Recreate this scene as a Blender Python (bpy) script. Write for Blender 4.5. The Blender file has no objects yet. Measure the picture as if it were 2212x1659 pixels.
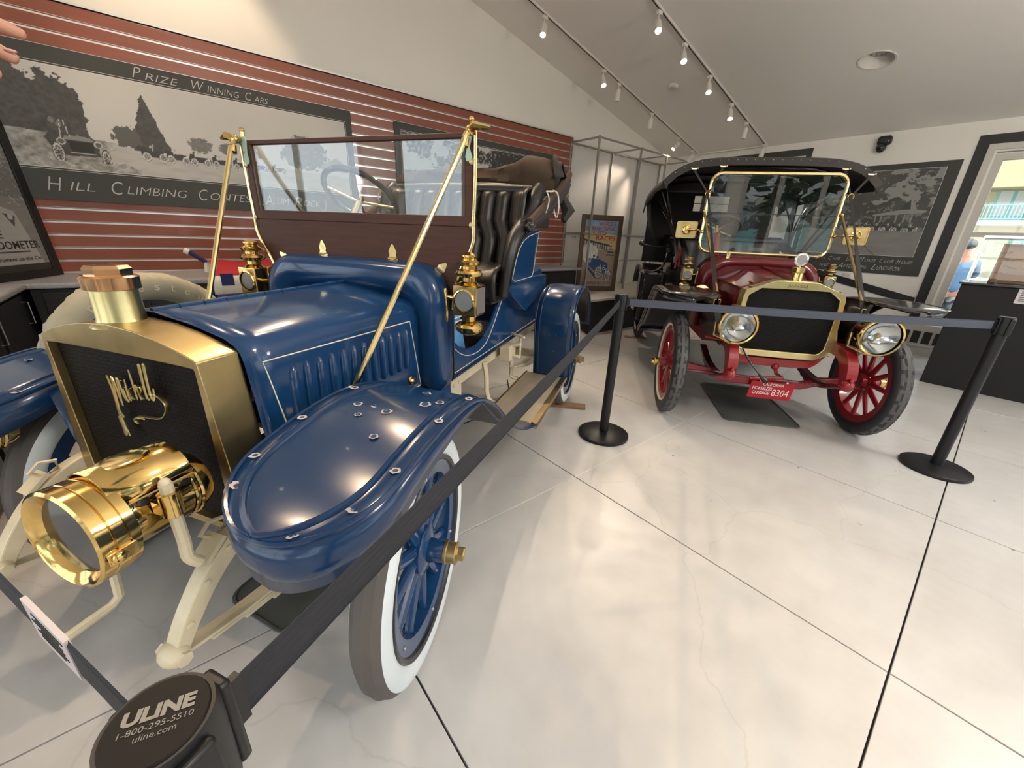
import bpy, bmesh, math, random
import numpy as np
from mathutils import Vector, Matrix
random.seed(7)
PI = math.pi
R_ = math.radians
SC = bpy.context.scene
COL = SC.collection

# ------------------------------------------------------------------ camera, world, sun, windows, exposure
CAMZ = 1.35
def make_camera():
    cam = bpy.data.cameras.new('camera'); co = bpy.data.objects.new('camera', cam); COL.objects.link(co)
    cam.sensor_fit = 'HORIZONTAL'; cam.sensor_width = 36.0
    cam.lens = 851.6 / 2212.0 * 36.0
    cam.clip_start = 0.02; cam.clip_end = 300
    p, ro, ya = R_(20.855), R_(2.452), R_(49.78)
    f = Vector((-math.sin(ya) * math.cos(p), math.cos(ya) * math.cos(p), -math.sin(p)))
    r = Vector((math.cos(ya), math.sin(ya), 0)); u = r.cross(f)
    r2 = r * math.cos(ro) + u * math.sin(ro); u2 = -r * math.sin(ro) + u * math.cos(ro)
    m = Matrix((r2, u2, -f)).transposed().to_4x4(); m.translation = Vector((0, 0, CAMZ))
    co.matrix_world = m; SC.camera = co
make_camera()
w = bpy.data.worlds.new('world'); SC.world = w; w.use_nodes = True
nt = w.node_tree; nt.nodes.clear()
sky = nt.nodes.new('ShaderNodeTexSky'); sky.sky_type = 'HOSEK_WILKIE'; sky.turbidity = 3.0; sky.ground_albedo = 0.4
sky.sun_direction = Vector((0.62, -0.45, 0.75)).normalized()
bg = nt.nodes.new('ShaderNodeBackground'); bg.inputs['Strength'].default_value = 6.5
ou = nt.nodes.new('ShaderNodeOutputWorld'); hz = nt.nodes.new('ShaderNodeMix'); hz.data_type = 'RGBA'; hz.inputs[0].default_value = 0.6; hz.inputs[7].default_value = (0.30, 0.29, 0.27, 1)
nt.links.new(sky.outputs[0], hz.inputs[6]); nt.links.new(hz.outputs[2], bg.inputs[0]); nt.links.new(bg.outputs[0], ou.inputs[0])
sun = bpy.data.lights.new('sun', 'SUN'); sun.energy = 2.4; sun.angle = R_(0.6); sun.color = (1.0, 0.95, 0.86)
so = bpy.data.objects.new('sun', sun); COL.objects.link(so)
so.rotation_euler = Vector((0.62, -0.45, 0.95)).to_track_quat('Z', 'Y').to_euler()
def portal(name, loc, look, sx, sy):
    l = bpy.data.lights.new(name, 'AREA'); l.shape = 'RECTANGLE'; l.size = sx; l.size_y = sy; l.cycles.is_portal = True
    o = bpy.data.objects.new(name, l); COL.objects.link(o); o.location = loc; o.rotation_euler = Vector(look).to_track_quat('-Z', 'Y').to_euler(); return o
# daylight comes in through the shop windows of the right and front walls and the window of the back wall
WIN_R = [(-1.4, 2.3), (1.3, 2.4), (4.0, 2.4), (6.4, 1.7)]          # (centre y, width) in the right wall
WIN_F = [(-3.3, 2.2), (-0.6, 2.4), (2.0, 2.0)]                      # (centre x, width) in the front wall
for cy_, w_ in WIN_R: portal('daylight', (3.32, cy_, 1.55), (-1, 0, 0), w_, 2.6)
for cx_, w_ in WIN_F: portal('daylight', (cx_, -2.92, 1.55), (0, 1, 0), w_, 2.6)
portal('daylight', (0.75, 7.98, 1.5), (0, -1, 0), 2.5, 2.0)
vs = SC.view_settings; vs.view_transform = 'Standard'; vs.look = 'None'; vs.exposure = 1.0; vs.gamma = 1.0; vs.use_curve_mapping = False
SC.cycles.max_bounces = 8; SC.cycles.diffuse_bounces = 6; SC.cycles.glossy_bounces = 4; SC.cycles.transparent_max_bounces = 12
SC.cycles.caustics_reflective = False; SC.cycles.caustics_refractive = False; SC.cycles.sample_clamp_indirect = 6.0

# ------------------------------------------------------------------ materials
MATS = {}
def mat(name, col, rough=0.5, metal=0.0, spec=0.5, coat=0.0, emit=None, es=0.0, bump=None, var=None, alpha=None):
    """bump=(scale,strength,kind) var=(scale,amount,col2)"""
    m = bpy.data.materials.new(name); m.use_nodes = True; t = m.node_tree; b = t.nodes['Principled BSDF']
    b.inputs['Base Color'].default_value = (*col, 1); b.inputs['Roughness'].default_value = rough
    b.inputs['Metallic'].default_value = metal; b.inputs['Specular IOR Level'].default_value = spec
    b.inputs['Coat Weight'].default_value = coat; b.inputs['Coat Roughness'].default_value = 0.06
    if emit: b.inputs['Emission Color'].default_value = (*emit, 1); b.inputs['Emission Strength'].default_value = es
    tc = t.nodes.new('ShaderNodeTexCoord')
    if var:
        n = t.nodes.new('ShaderNodeTexNoise'); n.inputs['Scale'].default_value = var[0]; n.inputs['Detail'].default_value = 5
        mp = t.nodes.new('ShaderNodeMapping'); mp.inputs['Scale'].default_value = var[3] if len(var) > 3 else (1, 1, 1)
        t.links.new(tc.outputs['Object'], mp.inputs[0]); t.links.new(mp.outputs[0], n.inputs['Vector'])
        r = t.nodes.new('ShaderNodeValToRGB'); r.color_ramp.elements[0].position = 0.5 - 0.5 * var[1]; r.color_ramp.elements[1].position = 0.5 + 0.5 * var[1]
        r.color_ramp.elements[0].color = (*col, 1); r.color_ramp.elements[1].color = (*var[2], 1)
        t.links.new(n.outputs[0], r.inputs[0]); t.links.new(r.outputs[0], b.inputs['Base Color'])
    if bump:
        if bump[2] == 'noise':
            n = t.nodes.new('ShaderNodeTexNoise'); n.inputs['Scale'].default_value = bump[0]; n.inputs['Detail'].default_value = 4; o = n.outputs[0]
        elif bump[2] == 'vor':
            n = t.nodes.new('ShaderNodeTexVoronoi'); n.inputs['Scale'].default_value = bump[0]; o = n.outputs[0]
        t.links.new(tc.outputs['Object'], n.inputs['Vector'])
        bp = t.nodes.new('ShaderNodeBump'); bp.inputs['Strength'].default_value = bump[1]; bp.inputs['Distance'].default_value = 0.004
        t.links.new(o, bp.inputs['Height']); t.links.new(bp.outputs[0], b.inputs['Normal'])
    MATS[name] = m; return m
def glass(name, tint=(0.95, 0.98, 1.0), refl=0.04, rough=0.0, add=0.0, ior=1.5):
    m = bpy.data.materials.new(name); m.use_nodes = True; t = m.node_tree; t.nodes.clear()
    o = t.nodes.new('ShaderNodeOutputMaterial'); mx = t.nodes.new('ShaderNodeMixShader'); tr = t.nodes.new('ShaderNodeBsdfTransparent')
    gl = t.nodes.new('ShaderNodeBsdfGlossy'); gl.inputs['Roughness'].default_value = rough; tr.inputs[0].default_value = (*tint, 1)
    fr = t.nodes.new('ShaderNodeFresnel'); ge = t.nodes.new('ShaderNodeNewGeometry'); mf = t.nodes.new('ShaderNodeMix'); mf.inputs[2].default_value = ior; mf.inputs[3].default_value = 1 / ior; t.links.new(ge.outputs['Backfacing'], mf.inputs[0]); t.links.new(mf.outputs[0], fr.inputs[0])
    ad = t.nodes.new('ShaderNodeMath'); ad.operation = 'MULTIPLY_ADD'; ad.inputs[1].default_value = 1.0 + add; ad.inputs[2].default_value = refl
    t.links.new(fr.outputs[0], ad.inputs[0]); t.links.new(ad.outputs[0], mx.inputs[0]); t.links.new(tr.outputs[0], mx.inputs[1]); t.links.new(gl.outputs[0], mx.inputs[2]); t.links.new(mx.outputs[0], o.inputs[0])
    MATS[name] = m; return m
M = MATS
mat('white_wall', (0.80, 0.77, 0.71), 0.7, bump=(60, 0.08, 'noise'))
mat('ceiling_white', (0.84, 0.81, 0.76), 0.8)
mat('black_trim', (0.012, 0.012, 0.012), 0.5)
mat('aluminium', (0.72, 0.70, 0.68), 0.32, 1.0)
mat('slat_wood', (0.20, 0.050, 0.026), 0.28, coat=0.3, var=(6, 0.8, (0.27, 0.075, 0.038), (1, 0.6, 22)))
mat('shelf_grey', (0.22, 0.215, 0.22), 0.42, var=(160, 0.3, (0.33, 0.325, 0.33)))
mat('shelf_light', (0.62, 0.60, 0.57), 0.4)
mat('cabinet_black', (0.010, 0.010, 0.012), 0.45)
mat('cloth_black', (0.011, 0.010, 0.010), 0.9, bump=(300, 0.3, 'noise'))
mat('platform_top', (0.66, 0.62, 0.55), 0.45, var=(8, 0.7, (0.55, 0.50, 0.43), (1, 6, 1)))
mat('window_frame', (0.55, 0.52, 0.47), 0.5)
mat('blue_paint', (0.006, 0.038, 0.115), 0.16, coat=0.3, spec=0.4, var=(3, 0.5, (0.008, 0.046, 0.135)))
mat('blue_enamel', (0.005, 0.030, 0.090), 0.20, coat=0.2, spec=0.4, bump=(14, 0.08, 'noise'))
mat('blue_chip', (0.42, 0.36, 0.33), 0.6)
mat('brass', (0.70, 0.49, 0.18), 0.12, 1.0, bump=(35, 0.05, 'noise'))
mat('brass_light', (0.86, 0.70, 0.36), 0.14, 1.0, bump=(50, 0.10, 'noise'))
mat('brass_aged', (0.36, 0.27, 0.12), 0.33, 1.0, var=(7, 0.45, (0.58, 0.44, 0.21)), bump=(9, 0.16, 'noise'))
mat('brass_pale', (0.74, 0.64, 0.33), 0.28, 1.0, var=(14, 0.6, (0.60, 0.50, 0.24)), bump=(20, 0.15, 'noise'))
mat('copper', (0.72, 0.42, 0.22), 0.18, 1.0)
mat('cream_paint', (0.68, 0.60, 0.42), 0.42, coat=0.2, var=(18, 0.5, (0.58, 0.49, 0.32)))
mat('cream_line', (0.75, 0.70, 0.55), 0.5)
mat('rubber_grey', (0.075, 0.065, 0.058), 0.65, bump=(120, 0.15, 'noise'), var=(4, 0.6, (0.11, 0.095, 0.085), (1, 4, 1)))
mat('whitewall', (0.70, 0.75, 0.77), 0.45, var=(5, 0.5, (0.62, 0.68, 0.71)))
mat('tread_grey', (0.085, 0.083, 0.082), 0.6)
mat('rubber_black', (0.022, 0.022, 0.023), 0.55, bump=(120, 0.12, 'noise'))
mat('rubber_cream', (0.40, 0.36, 0.25), 0.6, bump=(14, 0.5, 'noise'), var=(5, 0.5, (0.27, 0.245, 0.17)))
mat('rim_black', (0.012, 0.012, 0.013), 0.3)
mat('mahogany', (0.052, 0.017, 0.010), 0.5, spec=0.3, var=(5, 0.8, (0.095, 0.036, 0.020), (1, 1.2, 18)))
mat('leather', (0.010, 0.008, 0.007), 0.30, spec=0.5, bump=(260, 0.15, 'vor'))
mat('canvas_brown', (0.060, 0.036, 0.020), 0.9, bump=(300, 0.3, 'noise'))
mat('canvas_dark', (0.026, 0.021, 0.020), 0.75, bump=(260, 0.2, 'noise'))
mat('canopy_inside', (0.014, 0.011, 0.010), 0.85)
mat('black_gloss', (0.012, 0.010, 0.010), 0.18, coat=0.5)
mat('black_iron', (0.014, 0.013, 0.013), 0.35)
mat('red_paint', (0.105, 0.006, 0.009), 0.2, coat=0.2, spec=0.4)
mat('red_frame', (0.25, 0.008, 0.012), 0.28, coat=0.2)
mat('red_dark', (0.10, 0.008, 0.012), 0.25, coat=0.5)
mat('plate_red', (0.50, 0.012, 0.022), 0.35)
mat('plate_white', (0.85, 0.82, 0.80), 0.5)
mat('chrome', (0.80, 0.80, 0.80), 0.1, 1.0)
mat('steel', (0.50, 0.50, 0.50), 0.35, 1.0)
mat('mirror_glass', (0.9, 0.9, 0.9), 0.02, 1.0)
mat('reflector', (0.75, 0.76, 0.78), 0.12, 1.0)
mat('stanchion_black', (0.008, 0.008, 0.009), 0.4, spec=0.35)
mat('stanchion_cap', (0.006, 0.005, 0.0045), 0.6, spec=0.25)
mat('cap_print', (0.22, 0.21, 0.18), 0.6)
mat('belt_black', (0.016, 0.017, 0.022), 0.8, bump=(900, 0.25, 'noise'))
mat('belt_grey', (0.060, 0.072, 0.100), 0.75)
mat('pan_dark', (0.085, 0.090, 0.080), 0.4, var=(5, 0.5, (0.125, 0.130, 0.118)))
mat('wood_block', (0.30, 0.17, 0.09), 0.7, var=(20, 0.6, (0.22, 0.12, 0.06)))
mat('wood_block_end', (0.42, 0.16, 0.08), 0.7)
mat('board_tan', (0.40, 0.34, 0.25), 0.5, var=(3, 0.8, (0.30, 0.25, 0.18)))
mat('poster_board', (0.040, 0.042, 0.038), 0.6)
mat('frame_black', (0.010, 0.010, 0.010), 0.4)
mat('frame_wood', (0.10, 0.058, 0.030), 0.45, var=(12, 0.7, (0.065, 0.036, 0.018), (1, 1, 8)))
mat('line_pale', (0.66, 0.64, 0.60), 0.6)
mat('chalk', (0.46, 0.45, 0.42), 0.8)
mat('print_red', (0.42, 0.05, 0.06), 0.7)
mat('print_dark', (0.03, 0.028, 0.026), 0.7)
mat('paper', (0.55, 0.50, 0.50), 0.8)
mat('paper_blue', (0.10, 0.28, 0.55), 0.6)
mat('fabric_red', (0.42, 0.015, 0.022), 0.8)
mat('fabric_white', (0.68, 0.64, 0.56), 0.8)
mat('fabric_navy', (0.015, 0.018, 0.10), 0.8)
mat('lamp_white', (0.72, 0.68, 0.62), 0.45)
mat('lamp_glow', (1, 0.9, 0.75), 0.5, emit=(1.0, 0.84, 0.60), es=26)
mat('lamp_off', (0.35, 0.33, 0.30), 0.4)
mat('skin', (0.42, 0.19, 0.12), 0.5, spec=0.4, var=(40, 0.8, (0.52, 0.26, 0.18)), bump=(150, 0.25, 'noise'))
mat('nail', (0.56, 0.30, 0.25), 0.35)
mat('shirt_blue', (0.10, 0.20, 0.34), 0.8)
mat('shorts_grey', (0.20, 0.24, 0.26), 0.8)
mat('cap_grey', (0.10, 0.11, 0.12), 0.8)
mat('facade', (0.62, 0.57, 0.40), 0.8)
mat('overhang_cream', (0.40, 0.36, 0.22), 0.8)
mat('facade_white', (0.68, 0.68, 0.66), 0.7)
mat('teal', (0.22, 0.58, 0.55), 0.6)
mat('asphalt', (0.50, 0.49, 0.46), 0.9)
mat('leaf', (0.035, 0.07, 0.025), 0.8)
mat('bark', (0.12, 0.08, 0.05), 0.9)
mat('sign_navy', (0.02, 0.03, 0.16), 0.6)
mat('rope', (0.70, 0.66, 0.58), 0.8)
mat('cord_black', (0.01, 0.01, 0.01), 0.5)
glass('window_glass', (0.97, 0.99, 1.0), 0.0)
glass('windscreen', (0.92, 0.96, 0.97), 0.04, ior=1.5)
glass('picture_glass', (0.98, 0.98, 0.98), 0.0, ior=1.15)
glass('lens', (0.9, 0.93, 0.93), 0.03)
mat('lens_dark', (0.014, 0.011, 0.008), 0.08, spec=0.5)

def core_mat(name, c1, c2, scale):
    m = mat(name, c1, 0.45); t = m.node_tree; b = t.nodes['Principled BSDF']; tc = t.nodes.new('ShaderNodeTexCoord')
    mp = t.nodes.new('ShaderNodeMapping'); mp.inputs['Rotation'].default_value = (R_(45), 0, 0); t.links.new(tc.outputs['Object'], mp.inputs[0])
    v = t.nodes.new('ShaderNodeTexChecker'); v.inputs['Scale'].default_value = scale; t.links.new(mp.outputs[0], v.inputs[0])
    v.inputs[1].default_value = (*c1, 1); v.inputs[2].default_value = (*c2, 1); t.links.new(v.outputs[0], b.inputs['Base Color'])
    n = t.nodes.new('ShaderNodeTexNoise'); n.inputs['Scale'].default_value = 160; t.links.new(tc.outputs['Object'], n.inputs[0])
    mul = t.nodes.new('ShaderNodeMath'); mul.operation = 'MULTIPLY'; t.links.new(v.outputs[1], mul.inputs[0]); t.links.new(n.outputs[0], mul.inputs[1])
    bp = t.nodes.new('ShaderNodeBump'); bp.inputs['Strength'].default_value = 1.0; bp.inputs['Distance'].default_value = 0.004
    t.links.new(mul.outputs[0], bp.inputs['Height']); t.links.new(bp.outputs[0], b.inputs['Normal']); b.inputs['Specular IOR Level'].default_value = 0.12; b.inputs['Roughness'].default_value = 0.55
core_mat('core_blue_car', (0.009, 0.0045, 0.003), (0.001, 0.001, 0.001), 120)
core_mat('core_red_car', (0.014, 0.013, 0.012), (0.003, 0.003, 0.003), 170)
def attr_mat(name, rough=0.6):
    m = bpy.data.materials.new(name); m.use_nodes = True; t = m.node_tree; b = t.nodes['Principled BSDF']
    a = t.nodes.new('ShaderNodeAttribute'); a.attribute_name = 'Print'; t.links.new(a.outputs[0], b.inputs['Base Color']); b.inputs['Roughness'].default_value = rough
    MATS[name] = m
attr_mat('print'); attr_mat('print_glossy', 0.25)
def floor_mat():
    mat('joint_filler', (0.62, 0.61, 0.58), 0.6)
    m = mat('concrete', (0.52, 0.50, 0.46), 0.34); t = m.node_tree; b = t.nodes['Principled BSDF']
    g = t.nodes.new('ShaderNodeNewGeometry')
    n1 = t.nodes.new('ShaderNodeTexNoise'); n1.inputs['Scale'].default_value = 0.9; n1.inputs['Detail'].default_value = 8; n1.inputs['Roughness'].default_value = 0.62
    n2 = t.nodes.new('ShaderNodeTexNoise'); n2.inputs['Scale'].default_value = 7; n2.inputs['Detail'].default_value = 8
    t.links.new(g.outputs['Position'], n1.inputs[0]); t.links.new(g.outputs['Position'], n2.inputs[0])
    r = t.nodes.new('ShaderNodeValToRGB'); e = r.color_ramp.elements; e[0].position = 0.3; e[1].position = 0.72; e[0].color = (0.47, 0.455, 0.435, 1); e[1].color = (0.62, 0.605, 0.585, 1)
    t.links.new(n1.outputs[0], r.inputs[0])
    mx = t.nodes.new('ShaderNodeMix'); mx.data_type = 'RGBA'; mx.blend_type = 'MULTIPLY'; mx.inputs[0].default_value = 0.3
    r2 = t.nodes.new('ShaderNodeValToRGB'); r2.color_ramp.elements[0].position = 0.35; r2.color_ramp.elements[1].position = 0.6; r2.color_ramp.elements[0].color = (0.8, 0.8, 0.8, 1)
    t.links.new(n2.outputs[0], r2.inputs[0]); t.links.new(r.outputs[0], mx.inputs[6]); t.links.new(r2.outputs[0], mx.inputs[7])
    # hairline cracks and pits
    vo = t.nodes.new('ShaderNodeTexVoronoi'); vo.feature = 'DISTANCE_TO_EDGE'; vo.inputs['Scale'].default_value = 0.7
    nz = t.nodes.new('ShaderNodeTexNoise'); nz.inputs['Scale'].default_value = 2.5; nz.inputs['Detail'].default_value = 6
    va = t.nodes.new('ShaderNodeVectorMath'); va.operation = 'MULTIPLY_ADD'; va.inputs[1].default_value = (0.35, 0.35, 0.35)
    t.links.new(g.outputs['Position'], nz.inputs[0]); t.links.new(nz.outputs['Color'], va.inputs[0]); t.links.new(g.outputs['Position'], va.inputs[2]); t.links.new(va.outputs[0], vo.inputs[0])
    cr = t.nodes.new('ShaderNodeValToRGB'); cr.color_ramp.elements[0].position = 0.0; cr.color_ramp.elements[1].position = 0.004; cr.color_ramp.elements[0].color = (0.90, 0.89, 0.88, 1); cr.color_ramp.elements[1].color = (1, 1, 1, 1)
    t.links.new(vo.outputs[0], cr.inputs[0])
    pt = t.nodes.new('ShaderNodeTexVoronoi'); pt.inputs['Scale'].default_value = 3.2; t.links.new(g.outputs['Position'], pt.inputs[0])
    pr = t.nodes.new('ShaderNodeValToRGB'); pr.color_ramp.elements[0].position = 0.018; pr.color_ramp.elements[1].position = 0.03; pr.color_ramp.elements[0].color = (0.3, 0.28, 0.27, 1); pr.color_ramp.elements[1].color = (1, 1, 1, 1)
    t.links.new(pt.outputs[0], pr.inputs[0])
    m2 = t.nodes.new('ShaderNodeMix'); m2.data_type = 'RGBA'; m2.blend_type = 'MULTIPLY'; m2.inputs[0].default_value = 1
    m3 = t.nodes.new('ShaderNodeMix'); m3.data_type = 'RGBA'; m3.blend_type = 'MULTIPLY'; m3.inputs[0].default_value = 1
    t.links.new(mx.outputs[2], m2.inputs[6]); t.links.new(cr.outputs[0], m2.inputs[7]); t.links.new(m2.outputs[2], m3.inputs[6]); t.links.new(pr.outputs[0], m3.inputs[7]); t.links.new(m3.outputs[2], b.inputs['Base Color'])
    mr = t.nodes.new('ShaderNodeMapRange'); mr.inputs[3].default_value = 0.22; mr.inputs[4].default_value = 0.42; t.links.new(n2.outputs[0], mr.inputs[0]); t.links.new(mr.outputs[0], b.inputs['Roughness'])
    bp = t.nodes.new('ShaderNodeBump'); bp.inputs['Strength'].default_value = 0.12; bp.inputs['Distance'].default_value = 0.01; t.links.new(n2.outputs[0], bp.inputs['Height']); t.links.new(bp.outputs[0], b.inputs['Normal'])
floor_mat()

# ------------------------------------------------------------------ mesh helpers
class MB:
    def __init__(s): s.v = []; s.f = []; s.mi = []; s.m = 0
    def add(s, vs, fs):
        o = len(s.v); s.v += [tuple(p) for p in vs]
        for f in fs: s.f.append(tuple(i + o for i in f)); s.mi.append(s.m)
        return s
    def box(s, c, d, rot=None):
        x, y, z = d[0] / 2, d[1] / 2, d[2] / 2
        vs = [Vector((a * x, b * y, e * z)) for a in (-1, 1) for b in (-1, 1) for e in (-1, 1)]
        if rot is not None: vs = [rot @ p for p in vs]
        vs = [p + Vector(c) for p in vs]
        return s.add(vs, [(0, 1, 3, 2), (4, 6, 7, 5), (0, 4, 5, 1), (2, 3, 7, 6), (0, 2, 6, 4), (1, 5, 7, 3)])
    def tube(s, path, r, n=8, closed=False, flat=None, cap=True):
        P = [Vector(p) for p in path]; k = len(P); rr = r if isinstance(r, (list, tuple)) else [r] * k
        T = []
        for i in range(k):
            a = P[(i - 1) % k] if (closed or i > 0) else P[i]; b = P[(i + 1) % k] if (closed or i < k - 1) else P[i]
            d = (b - a); T.append(d.normalized() if d.length > 1e-9 else Vector((0, 0, 1)))
        up = Vector((0, 0, 1)) if abs(T[0].z) < 0.9 else Vector((1, 0, 0))
        N = (up - T[0] * up.dot(T[0])).normalized(); vs = []
        for i in range(k):
            N = (N - T[i] * N.dot(T[i])).normalized(); Bn = T[i].cross(N)
            for j in range(n):
                a = 2 * PI * j / n; ca, sa = math.cos(a), math.sin(a)
                if flat: vs.append(P[i] + N * ca * rr[i] * flat + Bn * sa * rr[i])
                else: vs.append(P[i] + (N * ca + Bn * sa) * rr[i])
        fs = []
        for i in range(k if closed else k - 1):
            for j in range(n):
                a, b = i * n + j, i * n + (j + 1) % n; c, d = ((i + 1) % k) * n + (j + 1) % n, ((i + 1) % k) * n + j
                fs.append((a, b, c, d))
        if cap and not closed: fs.append(tuple(reversed(range(n)))); fs.append(tuple(range((k - 1) * n, k * n)))
        return s.add(vs, fs)
    def ribbon(s, path, side, w, t):
        """flat strap: path pts, side vector (width direction), half width, half thickness"""
        P = [Vector(p) for p in path]; vs = []; k = len(P)
        for i in range(k):
            a = P[max(i - 1, 0)]; b = P[min(i + 1, k - 1)]; d = (b - a).normalized(); sd = Vector(side[i] if isinstance(side, list) else side); sd = (sd - d * sd.dot(d)).normalized(); n = d.cross(sd)
            ww = w[i] if isinstance(w, (list, tuple)) else w
            vs += [P[i] + sd * ww + n * t, P[i] + sd * ww - n * t, P[i] - sd * ww - n * t, P[i] - sd * ww + n * t]
        fs = [(0, 3, 2, 1), (4 * k - 4, 4 * k - 3, 4 * k - 2, 4 * k - 1)]
        for i in range(k - 1):
            for j in range(4): fs.append((i * 4 + j, i * 4 + (j + 1) % 4, i * 4 + 4 + (j + 1) % 4, i * 4 + 4 + j))
        return s.add(vs, fs)
    def lathe(s, prof, o=(0, 0, 0), ax=(0, 0, 1), n=24, cap=True):
        """prof: list of (radius, height along axis)"""
        ax = Vector(ax).normalized(); q = Vector((0, 0, 1)).rotation_difference(ax).to_matrix(); o = Vector(o); vs = []; k = len(prof)
        for r, h in prof:
            for j in range(n):
                a = 2 * PI * (j + 0.5) / n; vs.append(o + q @ Vector((r * math.cos(a), r * math.sin(a), h)))
        fs = []
        for i in range(k - 1):
            for j in range(n): fs.append((i * n + j, i * n + (j + 1) % n, (i + 1) * n + (j + 1) % n, (i + 1) * n + j))
        if cap:
            if prof[0][0] > 1e-6: fs.append(tuple(reversed(range(n))))
            if prof[-1][0] > 1e-6: fs.append(tuple(range((k - 1) * n, k * n)))
        return s.add(vs, fs)
    def prism(s, poly, fn, t0, t1):
        """poly 2d pts, fn(a,b,t)->xyz, extruded t0..t1"""
        n = len(poly); vs = [fn(a, b, t0) for a, b in poly] + [fn(a, b, t1) for a, b in poly]
        fs = [tuple(reversed(range(n))), tuple(range(n, 2 * n))] + [(i, (i + 1) % n, n + (i + 1) % n, n + i) for i in range(n)]
        return s.add(vs, fs)
    def ring(s, outer, inner, fn, t0, t1):
        n = len(outer); vs = [fn(a, b, t0) for a, b in outer] + [fn(a, b, t0) for a, b in inner] + [fn(a, b, t1) for a, b in outer] + [fn(a, b, t1) for a, b in inner]; fs = []
        for i in range(n):
            j = (i + 1) % n; fs += [(i, n + i, n + j, j), (2 * n + i, 2 * n + j, 3 * n + j, 3 * n + i), (i, j, 2 * n + j, 2 * n + i), (n + i, 3 * n + i, 3 * n + j, n + j)]
        return s.add(vs, fs)
    def grid(s, rows, close=False):
        k = len(rows); n = len(rows[0]); vs = [p for r in rows for p in r]; fs = []
        for i in range(k - 1):
            for j in range(n if close else n - 1): fs.append((i * n + j, i * n + (j + 1) % n, (i + 1) * n + (j + 1) % n, (i + 1) * n + j))
        return s.add(vs, fs)
    def ball(s, c, r, n=10, m=6, sc=(1, 1, 1), rot=None):
        vs = []; fs = []; c = Vector(c)
        for i in range(m + 1):
            th = PI * i / m
            for j in range(n):
                a = 2 * PI * j / n; p = Vector((r * sc[0] * math.sin(th) * math.cos(a), r * sc[1] * math.sin(th) * math.sin(a), r * sc[2] * math.cos(th)))
                if rot is not None: p = rot @ p
                vs.append(c + p)
        for i in range(m):
            for j in range(n): fs.append((i * n + j, (i + 1) * n + j, (i + 1) * n + (j + 1) % n, i * n + (j + 1) % n))
        return s.add(vs, fs)
    def mesh(s, name, mats, angle=35, fix=True):
        me = bpy.data.meshes.new(name); me.from_pydata(s.v, [], s.f)
        mats = mats if isinstance(mats, (list, tuple)) else [mats]
        for m in mats: me.materials.append(M[m])
        me.polygons.foreach_set('material_index', s.mi)
        if fix:
            b = bmesh.new(); b.from_mesh(me); bmesh.ops.remove_doubles(b, verts=b.verts, dist=1e-6)
            bmesh.ops.recalc_face_normals(b, faces=b.faces); b.to_mesh(me); b.free()
        if angle: me.polygons.foreach_set('use_smooth', [True] * len(me.polygons)); me.set_sharp_from_angle(angle=R_(angle))
        me.update(); return me
    def build(s, name, mats, parent=None, angle=35, bevel=0, solid=0, sub=0, loc=None, rz=None, fix=True, under=None):
        o = bpy.data.objects.new(name, s.mesh(name, mats, angle, fix)); COL.objects.link(o)
        if parent: o.parent = parent
        if solid:
            m = o.modifiers.new('s', 'SOLIDIFY'); m.thickness = solid; m.offset = 0
            if under: o.data.materials.append(M[under]); m.material_offset = 1
        if sub: m = o.modifiers.new('u', 'SUBSURF'); m.levels = sub; m.render_levels = sub
        if bevel: m = o.modifiers.new('b', 'BEVEL'); m.width = bevel; m.segments = 2; m.limit_method = 'ANGLE'; m.angle_limit = R_(40)
        if loc is not None: o.location = loc
        if rz is not None: o.rotation_euler = (0, 0, rz)
        return o
def tag(o, label=None, cat=None, group=None, kind=None):
    if label: o['label'] = label
    if cat: o['category'] = cat
    if group: o['group'] = group
    if kind: o['kind'] = kind
    return o
def empty(name, loc, rz=0, **k):
    o = bpy.data.objects.new(name, None); COL.objects.link(o); o.location = loc; o.rotation_euler = (0, 0, rz); o.empty_display_size = 0.1
    return tag(o, **k)
def inst(o, parent, loc=None, rot=None, name=None):
    c = o.copy(); COL.objects.link(c); c.parent = parent
    if loc is not None: c.location = loc
    if rot is not None: c.rotation_euler = rot
    return c
def text(name, s, h, mt, parent, o, xd, ud, width=None, ext=0.001, shear=0.0, bold=0.0, align='LEFT'):
    cu = bpy.data.curves.new(name, 'FONT'); cu.body = s; cu.size = 1.0; cu.extrude = 0.0; cu.shear = shear; cu.offset = bold; cu.resolution_u = 3; cu.align_x = 'LEFT'
    ob = bpy.data.objects.new(name, cu); COL.objects.link(ob)
    dg = bpy.context.evaluated_depsgraph_get(); me = bpy.data.meshes.new_from_object(ob.evaluated_get(dg)); bpy.data.objects.remove(ob); bpy.data.curves.remove(cu)
    n = len(me.vertices); a = np.empty(n * 3); me.vertices.foreach_get('co', a); a = a.reshape(-1, 3)
    mn = a.min(0); mx = a.max(0); cap = 0.70
    x = (a[:, 0] - mn[0]); y = a[:, 1]
    sx = (width / (mx[0] - mn[0])) if width else h / cap
    sy = h / cap
    xd = np.array(Vector(xd).normalized()); ud = np.array(Vector(ud).normalized()); nn = np.cross(xd, ud)
    if align == 'CENTER': x = x - (mx[0] - mn[0]) / 2
    P = np.array(o) + np.outer(x * sx, xd) + np.outer(y * sy, ud) + nn * ext
    me.vertices.foreach_set('co', P.ravel()); me.materials.clear(); me.materials.append(M[mt]); me.update()
    ob = bpy.data.objects.new(name, me); COL.objects.link(ob)
    if parent: ob.parent = parent
    return ob
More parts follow.
